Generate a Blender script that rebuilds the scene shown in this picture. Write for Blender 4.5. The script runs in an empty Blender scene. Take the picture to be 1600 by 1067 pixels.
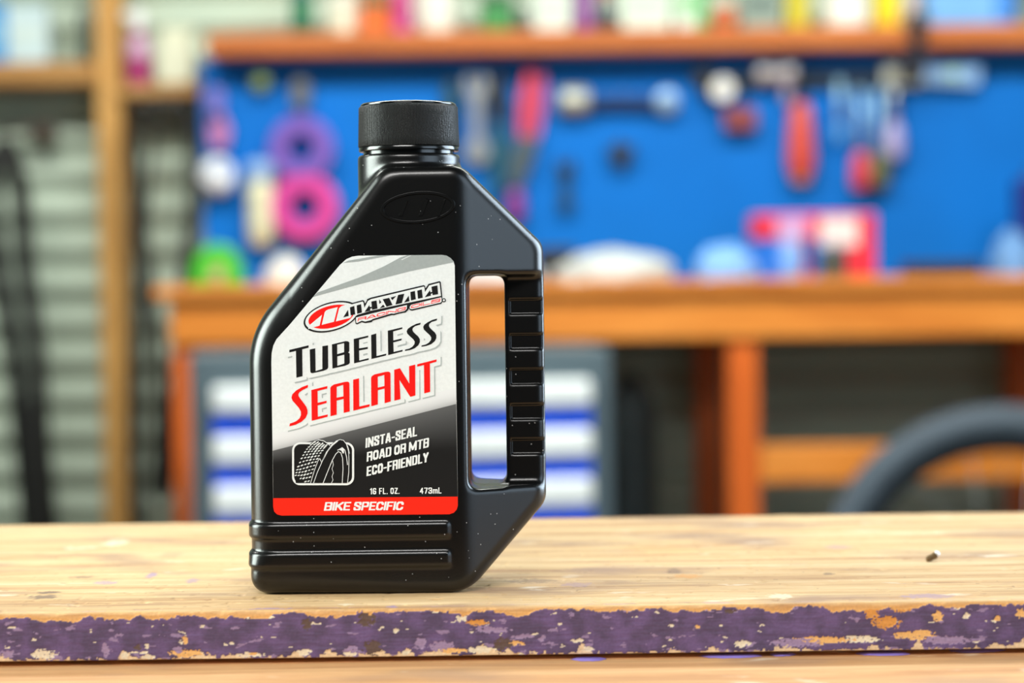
import bpy, bmesh, math, random
import numpy as np
from mathutils import Matrix, Vector

random.seed(7)
SC = bpy.context.scene
COL = SC.collection

# ------------------------------------------------------------------ camera
F = 50.0 / 24.0 * 1600.0              # focal length in pixels of the 1600 px frame
CAM_Z = 0.878
PITCH = math.atan((533.5 - 430.0) / F)
ROLL = math.radians(0.75)
fw = Vector((0, math.cos(PITCH), -math.sin(PITCH)))
r0 = Vector((1, 0, 0)); u0 = Vector((0, math.sin(PITCH), math.cos(PITCH)))
RT = r0 * math.cos(ROLL) - u0 * math.sin(ROLL)
UP = u0 * math.cos(ROLL) + r0 * math.sin(ROLL)
cam_d = bpy.data.cameras.new('camera'); cam = bpy.data.objects.new('camera', cam_d); COL.objects.link(cam)
cam.matrix_world = Matrix(((RT.x, UP.x, -fw.x, 0), (RT.y, UP.y, -fw.y, 0), (RT.z, UP.z, -fw.z, CAM_Z), (0, 0, 0, 1)))
cam_d.sensor_width = 24.0; cam_d.lens = 50.0; cam_d.clip_start = 0.05; cam_d.clip_end = 60
cam_d.dof.use_dof = True; cam_d.dof.focus_distance = 0.866; cam_d.dof.aperture_fstop = 3.6; cam_d.dof.aperture_blades = 9
SC.camera = cam

def P(px, py, Y):
    """world point on the plane y=Y seen at photograph pixel px,py"""
    d = fw + RT * ((px - 800.0) / F) + UP * ((533.5 - py) / F)
    t = Y / d.y
    return Vector((0, 0, CAM_Z)) + d * t

# ------------------------------------------------------------------ world, lights, exposure
w = bpy.data.worlds.new('world'); SC.world = w; w.use_nodes = True
w.node_tree.nodes['Background'].inputs[0].default_value = (0.55, 0.62, 0.60, 1)
w.node_tree.nodes['Background'].inputs[1].default_value = 0.05

def area(name, loc, target, sx, sy, power, color, spread=180):
    d = bpy.data.lights.new(name, 'AREA'); d.shape = 'RECTANGLE'; d.size = sx; d.size_y = sy
    d.energy = power; d.color = color; d.spread = math.radians(spread)
    o = bpy.data.objects.new(name, d); COL.objects.link(o); o.location = loc
    o.rotation_euler = (Vector(target) - Vector(loc)).to_track_quat('-Z', 'Y').to_euler()
    return o
area('ceiling_lamp_front', (-0.35, -0.60, 2.05), (-0.05, 0.90, 0.80), 1.3, 0.35, 6.3, (1.0, 0.98, 0.95), 75)
area('ceiling_lamp_rear', (0.0, 2.60, 2.5), (0.0, 3.3, 0), 3.6, 0.35, 118, (0.97, 1.0, 0.93))
area('roller_door_daylight', (2.4, -1.0, 1.45), (-0.05, 0.87, 0.9), 2.0, 1.9, 11, (0.66, 0.83, 1.0), 90)
area('side_door_daylight', (2.7, 2.0, 1.6), (-0.05, 0.87, 0.9), 2.0, 2.2, 54, (0.70, 0.86, 1.0), 90)
area('window_daylight', (-2.2, 0.90, 1.45), (-0.1, 0.87, 0.85), 1.3, 1.7, 56, (0.88, 1.0, 0.93), 110)
vs = SC.view_settings
vs.view_transform = 'Standard'; vs.look = 'None'; vs.gamma = 1.0; vs.exposure = 0.0; vs.use_curve_mapping = False

# ------------------------------------------------------------------ materials
def srgb(r, g, b):
    f = lambda c: (c / 255 / 12.92) if c / 255 <= 0.04045 else ((c / 255 + 0.055) / 1.055) ** 2.4
    return (f(r), f(g), f(b), 1)

_m = {}
def mat(name, rgb, rough=0.5, metal=0.0, var=0.10, scale=40.0, bump=0.0, bscale=200.0, spec=0.5, rgb2=None, stretch=(1, 1, 1)):
    """plain procedural material: noise-varied colour and optional bump; rgb is 0-255 sRGB albedo"""
    if name in _m: return _m[name]
    m = bpy.data.materials.new(name); m.use_nodes = True; nt = m.node_tree; n = nt.nodes; l = nt.links
    b = n['Principled BSDF']
    b.inputs['Roughness'].default_value = rough; b.inputs['Metallic'].default_value = metal
    b.inputs['Specular IOR Level'].default_value = spec
    tc = n.new('ShaderNodeTexCoord'); mp = n.new('ShaderNodeMapping'); mp.inputs['Scale'].default_value = stretch
    nz = n.new('ShaderNodeTexNoise'); nz.inputs['Scale'].default_value = scale; nz.inputs['Detail'].default_value = 4
    cr = n.new('ShaderNodeValToRGB')
    c1 = srgb(*rgb)
    c2 = srgb(*rgb2) if rgb2 else tuple(max(0, c * (1 - var)) for c in c1[:3]) + (1,)
    c3 = c1 if rgb2 else tuple(min(1, c * (1 + var)) for c in c1[:3]) + (1,)
    cr.color_ramp.elements[0].color = c2; cr.color_ramp.elements[0].position = 0.35
    cr.color_ramp.elements[1].color = c3; cr.color_ramp.elements[1].position = 0.65
    l.new(tc.outputs['Object'], mp.inputs['Vector']); l.new(mp.outputs['Vector'], nz.inputs['Vector'])
    l.new(nz.outputs['Fac'], cr.inputs['Fac']); l.new(cr.outputs['Color'], b.inputs['Base Color'])
    if bump:
        n2 = n.new('ShaderNodeTexNoise'); n2.inputs['Scale'].default_value = bscale; n2.inputs['Detail'].default_value = 3
        bp = n.new('ShaderNodeBump'); bp.inputs['Strength'].default_value = bump; bp.inputs['Distance'].default_value = 0.001
        l.new(mp.outputs['Vector'], n2.inputs['Vector']); l.new(n2.outputs['Fac'], bp.inputs['Height']); l.new(bp.outputs['Normal'], b.inputs['Normal'])
    _m[name] = m
    return m

def wood_mat(name, light, mid, dark, rough=0.6, attr=None, scale=6.0, stains=0.0, axis='X'):
    if name in _m: return _m[name]
    m = bpy.data.materials.new(name); m.use_nodes = True; nt = m.node_tree; n = nt.nodes; l = nt.links
    b = n['Principled BSDF']; b.inputs['Roughness'].default_value = rough; b.inputs['Specular IOR Level'].default_value = 0.35
    tc = n.new('ShaderNodeTexCoord'); mp = n.new('ShaderNodeMapping')
    mp.inputs['Scale'].default_value = (0.08, 1, 1) if axis == 'X' else (1, 1, 0.08)
    l.new(tc.outputs['Object'], mp.inputs['Vector'])
    n1 = n.new('ShaderNodeTexNoise'); n1.inputs['Scale'].default_value = scale * 12; n1.inputs['Detail'].default_value = 8; n1.inputs['Roughness'].default_value = 0.7; n1.inputs['Distortion'].default_value = 0.6
    l.new(mp.outputs['Vector'], n1.inputs['Vector'])
    cr = n.new('ShaderNodeValToRGB'); e = cr.color_ramp.elements
    e[0].position = 0.30; e[0].color = srgb(*dark); e[1].position = 0.66; e[1].color = srgb(*light)
    em = e.new(0.48); em.color = srgb(*mid)
    l.new(n1.outputs['Fac'], cr.inputs['Fac'])
    # fine fibres
    mp2 = n.new('ShaderNodeMapping'); mp2.inputs['Scale'].default_value = (0.03, 1, 1) if axis == 'X' else (1, 1, 0.03)
    l.new(tc.outputs['Object'], mp2.inputs['Vector'])
    n2 = n.new('ShaderNodeTexNoise'); n2.inputs['Scale'].default_value = 420; n2.inputs['Detail'].default_value = 3
    l.new(mp2.outputs['Vector'], n2.inputs['Vector'])
    mx = n.new('ShaderNodeMix'); mx.data_type = 'RGBA'; mx.blend_type = 'MULTIPLY'; mx.inputs['Factor'].default_value = 0.6
    cr2 = n.new('ShaderNodeValToRGB'); cr2.color_ramp.elements[0].position = 0.3; cr2.color_ramp.elements[0].color = (0.62, 0.55, 0.45, 1); cr2.color_ramp.elements[1].position = 0.6
    l.new(n2.outputs['Fac'], cr2.inputs['Fac'])
    l.new(cr.outputs['Color'], mx.inputs['A']); l.new(cr2.outputs['Color'], mx.inputs['B'])
    col = mx.outputs['Result']
    if stains:
        mp3 = n.new('ShaderNodeMapping'); mp3.inputs['Scale'].default_value = (0.45, 1, 1); l.new(tc.outputs['Object'], mp3.inputs['Vector'])
        n3 = n.new('ShaderNodeTexNoise'); n3.inputs['Scale'].default_value = 34; n3.inputs['Detail'].default_value = 5
        l.new(mp3.outputs['Vector'], n3.inputs['Vector'])
        r3 = n.new('ShaderNodeValToRGB'); r3.color_ramp.elements[0].position = 0.53; r3.color_ramp.elements[0].color = (0, 0, 0, 1); r3.color_ramp.elements[1].position = 0.74
        l.new(n3.outputs['Fac'], r3.inputs['Fac'])
        sc_ = n.new('ShaderNodeMath'); sc_.operation = 'MULTIPLY'; sc_.inputs[1].default_value = stains; l.new(r3.outputs['Color'], sc_.inputs[0])
        m3 = n.new('ShaderNodeMix'); m3.data_type = 'RGBA'; m3.inputs['B'].default_value = srgb(150, 118, 96)
        l.new(sc_.outputs[0], m3.inputs['Factor']); l.new(col, m3.inputs['A']); col = m3.outputs['Result']
        # pale scuffs
        mp4 = n.new('ShaderNodeMapping'); mp4.inputs['Scale'].default_value = (0.5, 1, 1); mp4.inputs['Location'].default_value = (3, 7, 1); l.new(tc.outputs['Object'], mp4.inputs['Vector'])
        n4 = n.new('ShaderNodeTexNoise'); n4.inputs['Scale'].default_value = 60; n4.inputs['Detail'].default_value = 5
        l.new(mp4.outputs['Vector'], n4.inputs['Vector'])
        r4 = n.new('ShaderNodeValToRGB'); r4.color_ramp.elements[0].position = 0.64; r4.color_ramp.elements[0].color = (0, 0, 0, 1); r4.color_ramp.elements[1].position = 0.75
        l.new(n4.outputs['Fac'], r4.inputs['Fac'])
        m4 = n.new('ShaderNodeMix'); m4.data_type = 'RGBA'; m4.inputs['B'].default_value = srgb(226, 208, 184)
        l.new(r4.outputs['Color'], m4.inputs['Factor']); l.new(col, m4.inputs['A']); col = m4.outputs['Result']
    if attr:
        at = n.new('ShaderNodeAttribute'); at.attribute_name = attr
        m5 = n.new('ShaderNodeMix'); m5.data_type = 'RGBA'
        l.new(at.outputs['Alpha'], m5.inputs['Factor']); l.new(col, m5.inputs['A']); l.new(at.outputs['Color'], m5.inputs['B'])
        col = m5.outputs['Result']
    l.new(col, b.inputs['Base Color'])
    bp = n.new('ShaderNodeBump'); bp.inputs['Strength'].default_value = 0.35; bp.inputs['Distance'].default_value = 0.0008
    ad = n.new('ShaderNodeMath'); ad.operation = 'ADD'; l.new(n1.outputs['Fac'], ad.inputs[0]); l.new(n2.outputs['Fac'], ad.inputs[1])
    l.new(ad.outputs[0], bp.inputs['Height']); l.new(bp.outputs['Normal'], b.inputs['Normal'])
    _m[name] = m
    return m

# ------------------------------------------------------------------ mesh helpers: every one returns (verts, faces)
def join(*ms):
    V, Fc = [], []
    for v, f in ms:
        o = len(V); V += list(v); Fc += [tuple(i + o for i in q) for q in f]
    return V, Fc

def move(m, t=(0, 0, 0), rx=0, ry=0, rz=0, s=1.0):
    M = Matrix.Translation(t) @ Matrix.Rotation(rz, 4, 'Z') @ Matrix.Rotation(ry, 4, 'Y') @ Matrix.Rotation(rx, 4, 'X') @ Matrix.Scale(s, 4)
    return [tuple(M @ Vector(v)) for v in m[0]], m[1]

def box(x0, x1, y0, y1, z0, z1, bev=0.0, seg=2):
    bm = bmesh.new(); bmesh.ops.create_cube(bm, size=1)
    for v in bm.verts: v.co = ((x0 + x1) / 2 + v.co.x * (x1 - x0), (y0 + y1) / 2 + v.co.y * (y1 - y0), (z0 + z1) / 2 + v.co.z * (z1 - z0))
    if bev > 0: bmesh.ops.bevel(bm, geom=list(bm.edges), offset=bev, segments=seg, affect='EDGES', profile=0.5)
    bm.verts.index_update()
    r = [tuple(v.co) for v in bm.verts], [tuple(v.index for v in f.verts) for f in bm.faces]
    bm.free(); return r

def lathe(prof, seg=32, c=(0, 0, 0), close=True):
    V, Fc = [], []
    n = len(prof)
    for k in range(seg):
        a = 2 * math.pi * k / seg
        for r, z in prof: V.append((c[0] + r * math.cos(a), c[1] + r * math.sin(a), c[2] + z))
    for k in range(seg):
        k2 = (k + 1) % seg
        for i in range(n - 1): Fc.append((k * n + i, k2 * n + i, k2 * n + i + 1, k * n + i + 1))
    if close:
        if prof[0][0] > 1e-6: Fc.append(tuple(k * n for k in range(seg))[::-1])
        if prof[-1][0] > 1e-6: Fc.append(tuple(k * n + n - 1 for k in range(seg)))
    return V, Fc

def tube(pts, rad, seg=10, closed=False, flat=1.0):
    """sweep along pts; rad number or list; flat squashes the binormal"""
    pts = [Vector(p) for p in pts]; n = len(pts)
    rads = rad if isinstance(rad, (list, tuple)) else [rad] * n
    V, Fc = [], []
    prev = None
    for i, p in enumerate(pts):
        if closed: t = (pts[(i + 1) % n] - pts[i - 1]).normalized()
        else: t = (pts[min(i + 1, n - 1)] - pts[max(i - 1, 0)]).normalized()
        if prev is None:
            a = Vector((0, 1, 0)) if abs(t.y) < 0.9 else Vector((0, 0, 1))
            nrm = (a - t * a.dot(t)).normalized()
        else: nrm = (prev - t * prev.dot(t)).normalized()
        prev = nrm; bi = t.cross(nrm)
        for k in range(seg):
            an = 2 * math.pi * k / seg
            V.append(tuple(p + nrm * math.cos(an) * rads[i] * flat + bi * math.sin(an) * rads[i]))
    m = n if closed else n - 1
    for i in range(m):
        j = (i + 1) % n
        for k in range(seg): Fc.append((i * seg + k, i * seg + (k + 1) % seg, j * seg + (k + 1) % seg, j * seg + k))
    if not closed:
        Fc.append(tuple(range(seg))[::-1]); Fc.append(tuple((n - 1) * seg + k for k in range(seg)))
    return V, Fc

def prism(poly, y0, y1, bev=0.0):
    """extrude an x,z outline between y0 (front) and y1"""
    bm = bmesh.new()
    vs_ = [bm.verts.new((x, y0, z)) for x, z in poly]
    f = bm.faces.new(vs_)
    r = bmesh.ops.extrude_face_region(bm, geom=[f])
    for v in [e for e in r['geom'] if isinstance(e, bmesh.types.BMVert)]: v.co.y = y1
    bmesh.ops.recalc_face_normals(bm, faces=list(bm.faces))
    if bev > 0: bmesh.ops.bevel(bm, geom=list(bm.edges), offset=bev, segments=2, affect='EDGES', profile=0.5)
    bm.verts.index_update()
    o = [tuple(v.co) for v in bm.verts], [tuple(v.index for v in q.verts) for q in bm.faces]
    bm.free(); return o

def mesh_obj(name, m, material, parent=None, smooth=False, label=None):
    me = bpy.data.meshes.new(name); me.from_pydata(m[0], [], m[1]); me.update()
    if not isinstance(m[0], np.ndarray) and len(m[0]) < 60000:
        bm = bmesh.new(); bm.from_mesh(me); bmesh.ops.recalc_face_normals(bm, faces=list(bm.faces)); bm.to_mesh(me); bm.free()
    if smooth == 'auto':
        me.polygons.foreach_set('use_smooth', [True] * len(me.polygons)); me.set_sharp_from_angle(angle=math.radians(40))
    elif smooth: me.polygons.foreach_set('use_smooth', [True] * len(me.polygons))
    me.materials.append(material)
    o = bpy.data.objects.new(name, me); COL.objects.link(o)
    if parent: o.parent = parent
    if label: o['label'] = label
    return o

def thing(name, label, cat, loc=(0, 0, 0), rot=(0, 0, 0), group=None):
    o = bpy.data.objects.new(name, None); COL.objects.link(o); o.location = loc; o.rotation_euler = rot
    o.empty_display_size = 0.05; o['label'] = label; o['category'] = cat
    if group: o['group'] = group
    return o

def tag(o, label, cat, group=None):
    o['label'] = label; o['category'] = cat
    if group: o['group'] = group
    return o

def struct(o): o['kind'] = 'structure'; return o
A = 'auto'

# value noise for shaped wear
class VN:
    def __init__(s, seed):
        an = np.random.RandomState(seed).rand(256, 256) * 2 * np.pi; s.gx, s.gy = np.cos(an), np.sin(an)
    def __call__(s, x, y):
        x = np.asarray(x, float); y = np.asarray(y, float) + 0.37 + 0 * x
        xi = np.floor(x).astype(int); yi = np.floor(y).astype(int); fx = x - xi; fy = y - yi
        def g(i, j): return s.gx[(xi + i) % 256, (yi + j) % 256] * (fx - i) + s.gy[(xi + i) % 256, (yi + j) % 256] * (fy - j)
        ux = fx ** 3 * (fx * (fx * 6 - 15) + 10); uy = fy ** 3 * (fy * (fy * 6 - 15) + 10)
        a = g(0, 0) * (1 - ux) + g(1, 0) * ux; b = g(0, 1) * (1 - ux) + g(1, 1) * ux
        return 0.5 + (a * (1 - uy) + b * uy) * 0.9
    def fbm(s, x, y, o=4):
        t = 0; a = 0.5; n = 0
        for k in range(o): t = t + a * s(x * 2 ** k + 17 * k, y * 2 ** k + 31 * k); n += a; a *= 0.5
        return t / n

# ------------------------------------------------------------------ setting: floor, corrugated back wall
TABLE_Z = CAM_Z - 0.1288
WALL_Y = 4.37
M_conc = mat('concrete', (84, 82, 78), 0.85, var=0.15, scale=8, bump=0.3)
f_ = struct(mesh_obj('floor', box(-3.6, 3.6, -2.2, 4.7, -0.1, 0), M_conc)); f_['label'] = 'grey concrete workshop floor'
M_corr = mat('corrugated_steel', (186, 200, 182), 0.48, var=0.08, scale=5, stretch=(0.6, 1, 3))
def corrugated():
    pitch, amp, per = 0.0762, 0.0105, 14
    n = int(2.7 / pitch * per); V, Fc = [], []
    for i in range(n + 1):
        z = 2.7 * i / n; y = WALL_Y - amp * math.cos(2 * math.pi * (z - 0.030) / pitch)
        V += [(-3.6, y, z), (3.6, y, z), (-3.6, y + 0.002, z), (3.6, y + 0.002, z)]
    for i in range(n):
        a = i * 4; b = a + 4
        Fc += [(a, a + 1, b + 1, b), (a + 2, b + 2, b + 3, a + 3)]
    return V, Fc
wb = struct(mesh_obj('wall_back', corrugated(), M_corr, smooth=True)); wb['label'] = 'pale grey-green corrugated steel wall with horizontal ribs'

M_pine = wood_mat('pine_stud', (226, 176, 104), (208, 156, 86), (176, 122, 60), axis='Z', scale=3)
M_pineh = wood_mat('pine_ledge', (200, 152, 90), (178, 128, 70), (140, 94, 46), scale=3)
def at_wall(px, py, Y=4.30): return P(px, py, Y)
pc = P(179, 430, 4.30)
st = struct(mesh_obj('trim_1', box(pc.x - 0.024, pc.x + 0.024, 4.27, 4.357, 0, 2.6, 0.003), M_pine)); st['label'] = 'upright pine stud against the corrugated wall'
a = P(-60, 116, 4.26); b = P(151, 116, 4.26)
ledL = struct(mesh_obj('trim_2', box(a.x, pc.x - 0.0245, 4.25, 4.357, a.z - 0.022, a.z + 0.022, 0.002), M_pineh)); ledL['label'] = 'brown timber ledge left of the pine stud'
LEDGE_L = a.z + 0.022
c = P(260, 141, 4.26); c2 = P(312, 141, 4.26)
ledR = struct(mesh_obj('trim_3', box(pc.x + 0.0245, c2.x, 4.25, 4.357, c.z - 0.012, c.z + 0.012, 0.002), M_pineh)); ledR['label'] = 'short brown timber ledge between stud and blue board'
LEDGE_R = c.z + 0.012

# ------------------------------------------------------------------ back workbench, tool board, shelf
M_or = wood_mat('orange_varnished_wood', (236, 150, 66), (226, 136, 52), (196, 106, 34), rough=0.45, scale=2.5)
M_orv = wood_mat('orange_varnished_upright', (232, 116, 42), (222, 104, 34), (190, 84, 24), rough=0.45, scale=2.5, axis='Z')
BY0, BY1 = 3.72, 4.33
BZ = CAM_Z - 0.012
bl = P(238, 440, BY0).x
BX0, BX1 = bl, 1.75
wbk = thing('back_workbench', 'orange varnished wooden workbench in front of the blue tool board', 'workbench', (0.4, 4.0, 0))
def rel(m, o): L = o.location; return [(v[0] - L.x, v[1] - L.y, v[2] - L.z) for v in m[0]], m[1]
mesh_obj('bench_top', rel(box(BX0, BX1, BY0, BY1, BZ - 0.022, BZ, 0.003), wbk), M_or, wbk)
AP0 = P(800, 533, 3.75).z
ax0 = P(268, 500, 3.75).x
mesh_obj('apron', rel(box(ax0, BX1 - 0.03, 3.735, 3.775, AP0, BZ - 0.0225, 0.003), wbk), M_or, wbk)
mesh_obj('apron', rel(box(ax0, BX1 - 0.03, 4.28, 4.32, AP0, BZ - 0.0225, 0.003), wbk), M_or, wbk)
mesh_obj('end_apron', rel(box(ax0, ax0 + 0.04, 3.776, 4.279, AP0, BZ - 0.0225, 0.003), wbk), M_or, wbk)
def leg(px0, px1, Y, mt=M_orv):
    x0 = P(px0, 680, Y).x; x1 = P(px1, 680, Y).x
    mesh_obj('leg', rel(box(x0, x1, Y, Y + 0.07, 0, AP0, 0.003), wbk), mt, wbk)
leg(271, 314, 3.745); leg(1139, 1186, 3.745)
leg(300, 340, 4.25); leg(1088, 1130, 4.25); leg(1578, 1618, 4.25)
x0 = P(1186, 720, 3.76).x + 0.001
s0 = P(1350, 752, 3.76).z; s1 = P(1350, 694, 3.76).z
mesh_obj('stretcher', rel(box(x0, BX1 - 0.03, 3.75, 3.79, s0, s1, 0.003), wbk), M_or, wbk)
mesh_obj('leg', rel(box(BX1 - 0.10, BX1 - 0.055, 3.7905, 3.86, 0, AP0, 0.003), wbk), M_orv, wbk)

PEG_Y = 4.25
M_blue = mat('blue_painted_ply', (0, 110, 202), 0.6, var=0.06, scale=6, bump=0.05, spec=0.2)
q0 = P(319, 430, PEG_Y); q1 = P(800, 80, 4.17)
SH_B = q1.z; SH_T = P(800, 47, 4.17).z
board = mesh_obj('tool_board', box(q0.x, 1.80, PEG_Y, PEG_Y + 0.015, BZ + 0.0005, SH_B - 0.0005, 0.001), M_blue)
tag(board, 'bright blue painted tool board behind the orange bench', 'tool board')
M_shelf = wood_mat('orange_shelf_timber', (214, 130, 66), (198, 112, 52), (164, 84, 34), rough=0.5, scale=3)
sx0 = P(322, 60, 4.17).x
shelf = mesh_obj('shelf', box(sx0, 1.80, 4.17, 4.357, SH_B, SH_T, 0.002), M_shelf)
tag(shelf, 'long orange timber shelf above the blue tool board', 'shelf')

# ------------------------------------------------------------------ foreground bench
FB_Y0, FB_Y1 = 0.8255, 1.124
BT = 0.0188
bench = thing('front_workbench', 'worn pale wooden bench with chipped purple paint along its front edge', 'workbench', (0, 0.95, 0))
M_plank = wood_mat('worn_plank', (218, 188, 146), (204, 166, 118), (156, 108, 70), rough=0.62, attr='wear', scale=5, stains=1.0)
def chipped_plank():
    n1, n2, n3, n4 = VN(3), VN(5), VN(9), VN(12)
    xs = np.concatenate([np.arange(-0.55, -0.216, 0.006), np.arange(-0.215, 0.215, 0.0004), np.arange(0.216, 0.549, 0.006), [0.55]])
    nf = 54; zf = np.linspace(-BT, 0, nf)             # front face rows, bottom to top
    ys = np.concatenate([np.linspace(0.0004, 0.03, 42), np.arange(0.0315, FB_Y1 - FB_Y0, 0.0016), [FB_Y1 - FB_Y0]])
    X, Zf = np.meshgrid(xs, zf, indexing='ij')
    S = X * 1000; H = (Zf + BT) * 1000               # mm
    top = 18.8 - H
    # --- wear colours on the front edge face
    purple = np.array(srgb(102, 80, 118)[:3]); purple2 = np.array(srgb(82, 66, 92)[:3])
    tan = np.array(srgb(224, 172, 104)[:3]); cream = np.array(srgb(222, 206, 176)[:3])
    lil = np.array(srgb(150, 126, 154)[:3]); brown = np.array(srgb(92, 72, 64)[:3]); oran = np.array(srgb(206, 140, 66)[:3])
    mixn = n1.fbm(S / 9, H / 9, 4)[..., None]
    t_ = np.clip((mixn - 0.35) * 3, 0, 1)
    colr = purple * t_ + purple2 * (1 - t_)
    wear = np.zeros_like(S)                            # bare where > 0
    edge = 1.2 + 3.4 * np.clip(n2.fbm(S / 13, S * 0, 5) - 0.36, 0, 1) * 2 + 0.7 * (n3(S / 1.6, S * 0) - 0.5)
    edge = edge + 1.6 * (n4.fbm(S / 2.5, H / 1.5, 3) - 0.5)
    bare_top = top < edge
    pb = 5.2 * np.clip(n3.fbm(S / 10, S * 0 + 5, 4) - 0.52, 0, 1) * 2.6 + 0.9 * (n4(S / 1.5, S * 0) - 0.35)
    pb2 = n2.fbm(S / 2.2, H / 1.3, 3)
    bare_bot = H < pb + 3.0 * (pb2 - 0.5)
    fl = n4.fbm(S / 7.0, H / 2.6, 4)
    flakes = fl > np.quantile(fl, 0.990)
    lm_ = n2.fbm(S / 8, H / 3, 4) + np.clip(3 - H, 0, 3) * 0.05
    lilm = lm_ > np.quantile(lm_, 0.95)
    C = colr.copy(); bare = np.zeros_like(S)
    C[lilm] = lil * 0.75 + purple * 0.25
    C[flakes] = cream; bare[flakes] = 0.6
    C[bare_bot] = cream * 0.6 + tan * 0.4; bare[bare_bot] = 1
    pat = [(1385, 972, 22, 11, 'o'), (1362, 955, 12, 13, 'o'), (1410, 952, 16, 5, 'o'), (1465, 963, 9, 9, 't'), (1430, 992, 34, 8, 't'), (1345, 999, 30, 6, 'c'), (1280, 1000, 55, 6, 't'), (1240, 1004, 40, 7, 'l'), (1160, 1006, 13, 6, 'c'),
           (1480, 1000, 40, 7, 'l'), (1510, 962, 6, 5, 'c'), (1558, 966, 5, 5, 't'), (1595, 958, 10, 8, 't'), (719, 966, 10, 6, 'c'), (746, 973, 18, 5, 'o'), (768, 984, 34, 5, 'l'), (802, 1005, 20, 4, 't'), (815, 995, 22, 3, 'l'), (620, 985, 6, 4, 'c'), (657, 1004, 9, 11, 'l'), (690, 1010, 20, 9, 'l'),
           (547, 1017, 12, 9, 'l'), (547, 1022, 11, 4, 'c'), (582, 1012, 14, 13, 'b'), (574, 968, 16, 11, 'b'), (480, 975, 9, 10, 'b'), (475, 1019, 11, 6, 'c'), (903, 1001, 12, 3, 'c'), (919, 1014, 9, 4, 'c'), (752, 1015, 20, 6, 'c'), (785, 1006, 16, 11, 'b'), (848, 998, 6, 5, 'l'), (634, 1020, 9, 4, 'c'), (709, 1017, 22, 4, 't'),
           (68, 1022, 20, 8, 'c'), (291, 1021, 29, 7, 't'), (278, 1015, 10, 5, 'l'), (195, 1024, 7, 6, 'c'), (231, 1026, 10, 4, 'c'), (165, 1015, 6, 12, 'l'), (391, 1023, 24, 4, 'c'), (10, 1023, 13, 6, 'l'), (289, 1000, 5, 6, 't'), (216, 1012, 6, 5, 'b'), (229, 1009, 4, 5, 'c'), (362, 1005, 4, 2, 'c'), (395, 1021, 6, 3, 't'), (1090, 980, 4, 4, 't'), (1093, 946, 18, 5, 'o'), (1140, 955, 10, 4, 'b')]
    key = {'o': oran, 't': tan, 'c': cream, 'l': lil, 'b': brown}
    for (px, py, rx, ry, k) in pat:
        c0 = P(px, py, FB_Y0); k_ = FB_Y0 / F * 1000
        dx = (S - c0.x * 1000) / (rx * k_); dz = (H - (c0.z - TABLE_Z + BT) * 1000) / (ry * k_)
        d = dx ** 2 + dz ** 2 + (n1.fbm(S / 1.7 + px, H / 1.2 + py, 3) - 0.5) * 2.4
        q = d < 0.8
        C[q] = key[k]; bare[q] = 0.9 if k in 'otc' else 0.4
    C[bare_top] = tan * 0.55 + oran * 0.45; bare[bare_top] = 1
    alpha = np.ones_like(S)
    fade = np.clip((edge - top) / np.maximum(edge, 0.2), 0, 1)
    alpha[bare_top] = 1 - 0.8 * fade[bare_top]
    spk = n3(S / 0.9, H / 0.9)
    C = C * (0.88 + 0.24 * spk[..., None])
    # --- geometry
    rough_ = 0.25 * (n2.fbm(S / 5, H / 1.0, 4) - 0.5)
    rad = 0.8 + 2.2 * np.clip(n1.fbm(S / 8, S * 0 + 3, 4) - 0.4, 0, 1) * 1.6      # edge rounding mm
    back = np.where(top < rad, rad - np.sqrt(np.maximum(rad ** 2 - (rad - top) ** 2, 0)), 0)
    Yf = FB_Y0 * 1000 + back + bare * 0.35 + rough_ + 0.5 * (n4.fbm(S / 60, S * 0, 2) - 0.5)
    Vf = np.stack([S, Yf, TABLE_Z * 1000 - top], -1)
    X2, Y2 = np.meshgrid(xs * 1000, ys * 1000, indexing='ij')
    r2 = rad[:, :1]
    dz2 = np.where(Y2 < r2, r2 - np.sqrt(np.maximum(r2 ** 2 - (r2 - Y2) ** 2, 0)), 0)
    ridge = (n3.fbm(X2 / 14, Y2 / 1.5, 4) - 0.5) * np.clip(1 - Y2 / 12, 0.25, 1) * 0.7
    dent = -0.8 * np.clip(n2.fbm(X2 / 9, Y2 / 7, 3) - 0.66, 0, 1) * 4
    Zt = TABLE_Z * 1000 - dz2 + np.minimum(ridge, 0.05) + dent
    Vt = np.stack([X2, FB_Y0 * 1000 + Y2 + back[:, -1:], Zt], -1)
    V = np.concatenate([Vf, Vt], 1) / 1000.0
    Ct = np.zeros(X2.shape + (4,))
    # grey worn paint smears near the edge and small dark dents on the top
    q2 = n2.fbm(X2 / 22, Y2 / 2.2, 4)
    sm = (q2 > np.quantile(q2, 0.86)) & (Y2 < 5)
    Ct[sm] = np.array([*(lil * 0.6 + tan * 0.4), 0.7])
    q3 = n4.fbm(X2 / 7, Y2 / 4.0, 4); dk = q3 > np.quantile(q3, 0.9955)
    Ct[dk] = np.array([*(brown * 0.7 + tan * 0.3), 0.6])
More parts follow.
